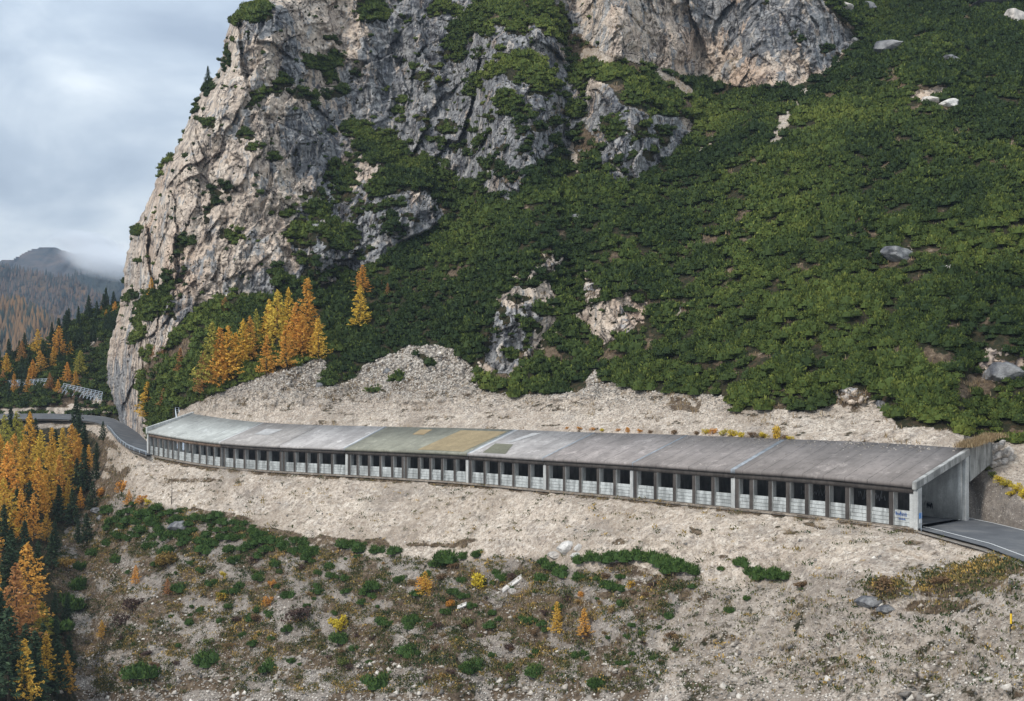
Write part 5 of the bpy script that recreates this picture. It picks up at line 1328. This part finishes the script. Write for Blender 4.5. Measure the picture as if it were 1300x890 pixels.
# ------------------------------------------------------------------ distant woods
r6 = np.random.default_rng(77)
for nm, n_, hh, cols, lb in (('near_ridge', 2300, 15, ((.19, .115, .06), (.035, .05, .045)), 'mixed orange larch and dark spruce wood on the near ridge'), ('middle_ridge', 2600, 15, ((.12, .085, .065), (.035, .045, .045)), 'brown larch wood on the middle ridge'), ('blue_ridge', 900, 16, ((.05, .055, .045), (.03, .04, .04)), 'dark spruce wood on the ridge beside the cliff')):
    PA, wA = far_grids[nm]; ax_ = np.arange(-260, 300, 2.5)
    pos, i, j = sample_grid(PA, wA*(ax_[None, :] > -30)*(ax_[None, :] < 175), n_, 60+n_)
    T = []; V = []
    for q in pos:
        h = hh*r6.uniform(.6, 1.2); rr = h*.17; b = len(V)
        for a in (0, 1.26, 2.51, 3.77, 5.03): V.append((q[0]+math.cos(a)*rr, q[1]+math.sin(a)*rr, q[2]+h*.1))
        V.append((q[0], q[1], q[2]+h))
    n5 = len(pos); bs = np.arange(n5)[:, None, None]*6
    Fc = (np.array([[0, 1, 5], [1, 2, 5], [2, 3, 5], [3, 4, 5], [4, 0, 5]])[None]+bs).reshape(-1, 3)
    m = NT(nm+'_trees', .95, .05); tt = m.attr('tint', 'Fac'); m.color(m.ramp(tt, [(.35, cols[1]), (.6, cols[0])]))
    T = np.repeat(np.clip(r6.normal(.5, .2, n5), 0, 1), 5)
    tag(mesh_np('distant_wood', np.array(V), Fc, m.m, attrs={'tint': ('FACE', T)}), lb, 'wood', kind='stuff')

# ------------------------------------------------------------------ air
def volume_box(name, lo, hi, dens, col, label, noise=None):
    mb = MB(); lo, hi = np.array(lo, float), np.array(hi, float)
    mb.hexa([(lo[0], lo[1], lo[2]), (hi[0], lo[1], lo[2]), (hi[0], hi[1], lo[2]), (lo[0], hi[1], lo[2]), (lo[0], lo[1], hi[2]), (hi[0], lo[1], hi[2]), (hi[0], hi[1], hi[2]), (lo[0], hi[1], hi[2])])
    m = bpy.data.materials.new(name); m.use_nodes = True; t_ = m.node_tree; t_.nodes.clear()
    out = t_.nodes.new('ShaderNodeOutputMaterial'); v = t_.nodes.new('ShaderNodeVolumePrincipled')
    v.inputs['Color'].default_value = (*col, 1); v.inputs['Density'].default_value = dens; v.inputs['Anisotropy'].default_value = .0
    t_.links.new(v.outputs[0], out.inputs['Volume'])
    return tag(mb.build(name, m), label, 'haze', kind='stuff')
HAZE = True
if HAZE:
    zmin = min(PL[..., 2].min(), PF[..., 2].min()); zmax = PU[..., 2].max()
    for nm in far_grids: zmin = min(zmin, far_grids[nm][0][..., 2].min()); zmax = max(zmax, far_grids[nm][0][..., 2].max())
    volume_box('haze', (-2600, -40, zmin-1), (1500, 6500, zmax+8), .00012, (.34, .42, .53), 'thin blue haze filling the valley air')
m = bpy.data.materials.new('mist'); m.use_nodes = True; t_ = m.node_tree; t_.nodes.clear()
def cn(k, **kw):
    nd = t_.nodes.new(k)
    for a, b in kw.items(): setattr(nd, a, b)
    return nd
out = cn('ShaderNodeOutputMaterial'); v = cn('ShaderNodeVolumePrincipled'); v.inputs['Color'].default_value = (.95, .97, 1, 1)
tcn = cn('ShaderNodeTexCoord'); nzc = cn('ShaderNodeTexNoise'); nzc.inputs['Scale'].default_value = 1.9; nzc.inputs['Detail'].default_value = 6; nzc.inputs['Roughness'].default_value = .6
grd = cn('ShaderNodeTexGradient', gradient_type='SPHERICAL')
t_.links.new(tcn.outputs['Object'], nzc.inputs[0]); t_.links.new(tcn.outputs['Object'], grd.inputs[0])
q1 = cn('ShaderNodeMath', operation='MULTIPLY'); t_.links.new(grd.outputs[1], q1.inputs[0]); q1.inputs[1].default_value = 1.5
q2_ = cn('ShaderNodeMath', operation='SUBTRACT'); t_.links.new(nzc.outputs['Fac'], q2_.inputs[0]); q2_.inputs[1].default_value = .80
q3 = cn('ShaderNodeMath', operation='ADD'); t_.links.new(q1.outputs[0], q3.inputs[0]); t_.links.new(q2_.outputs[0], q3.inputs[1])
q4 = cn('ShaderNodeMath', operation='MULTIPLY'); q4.use_clamp = False; t_.links.new(q3.outputs[0], q4.inputs[0]); q4.inputs[1].default_value = .022
q5 = cn('ShaderNodeMath', operation='MAXIMUM'); t_.links.new(q4.outputs[0], q5.inputs[0]); q5.inputs[1].default_value = 0
t_.links.new(q5.outputs[0], v.inputs['Density']); t_.links.new(v.outputs[0], out.inputs['Volume'])
def cloud(px, py, Y, wpx, hpx, rot_, label):
    import bmesh
    bm = bmesh.new(); bmesh.ops.create_icosphere(bm, subdivisions=3, radius=1); me = bpy.data.meshes.new('cloud'); bm.to_mesh(me); bm.free(); me.materials.append(m)
    o = bpy.data.objects.new('cloud', me); COL.objects.link(o); o.location = P(px, py, Y); o.scale = (wpx/2/F*Y, 160, hpx/2/F*Y); o.rotation_euler = (0, R(rot_), 0)
    tag(o, label, 'cloud', kind='stuff')
cloud(132, 330, 2150, 135, 62, 14, 'white cloud bank lying over the far mountain beside the cliff')
cloud(108, 308, 3000, 120, 44, 8, 'thin cloud veil over the summit of the far mountain')
print('TREES', TREE_N[0], 'bushes', n_b)
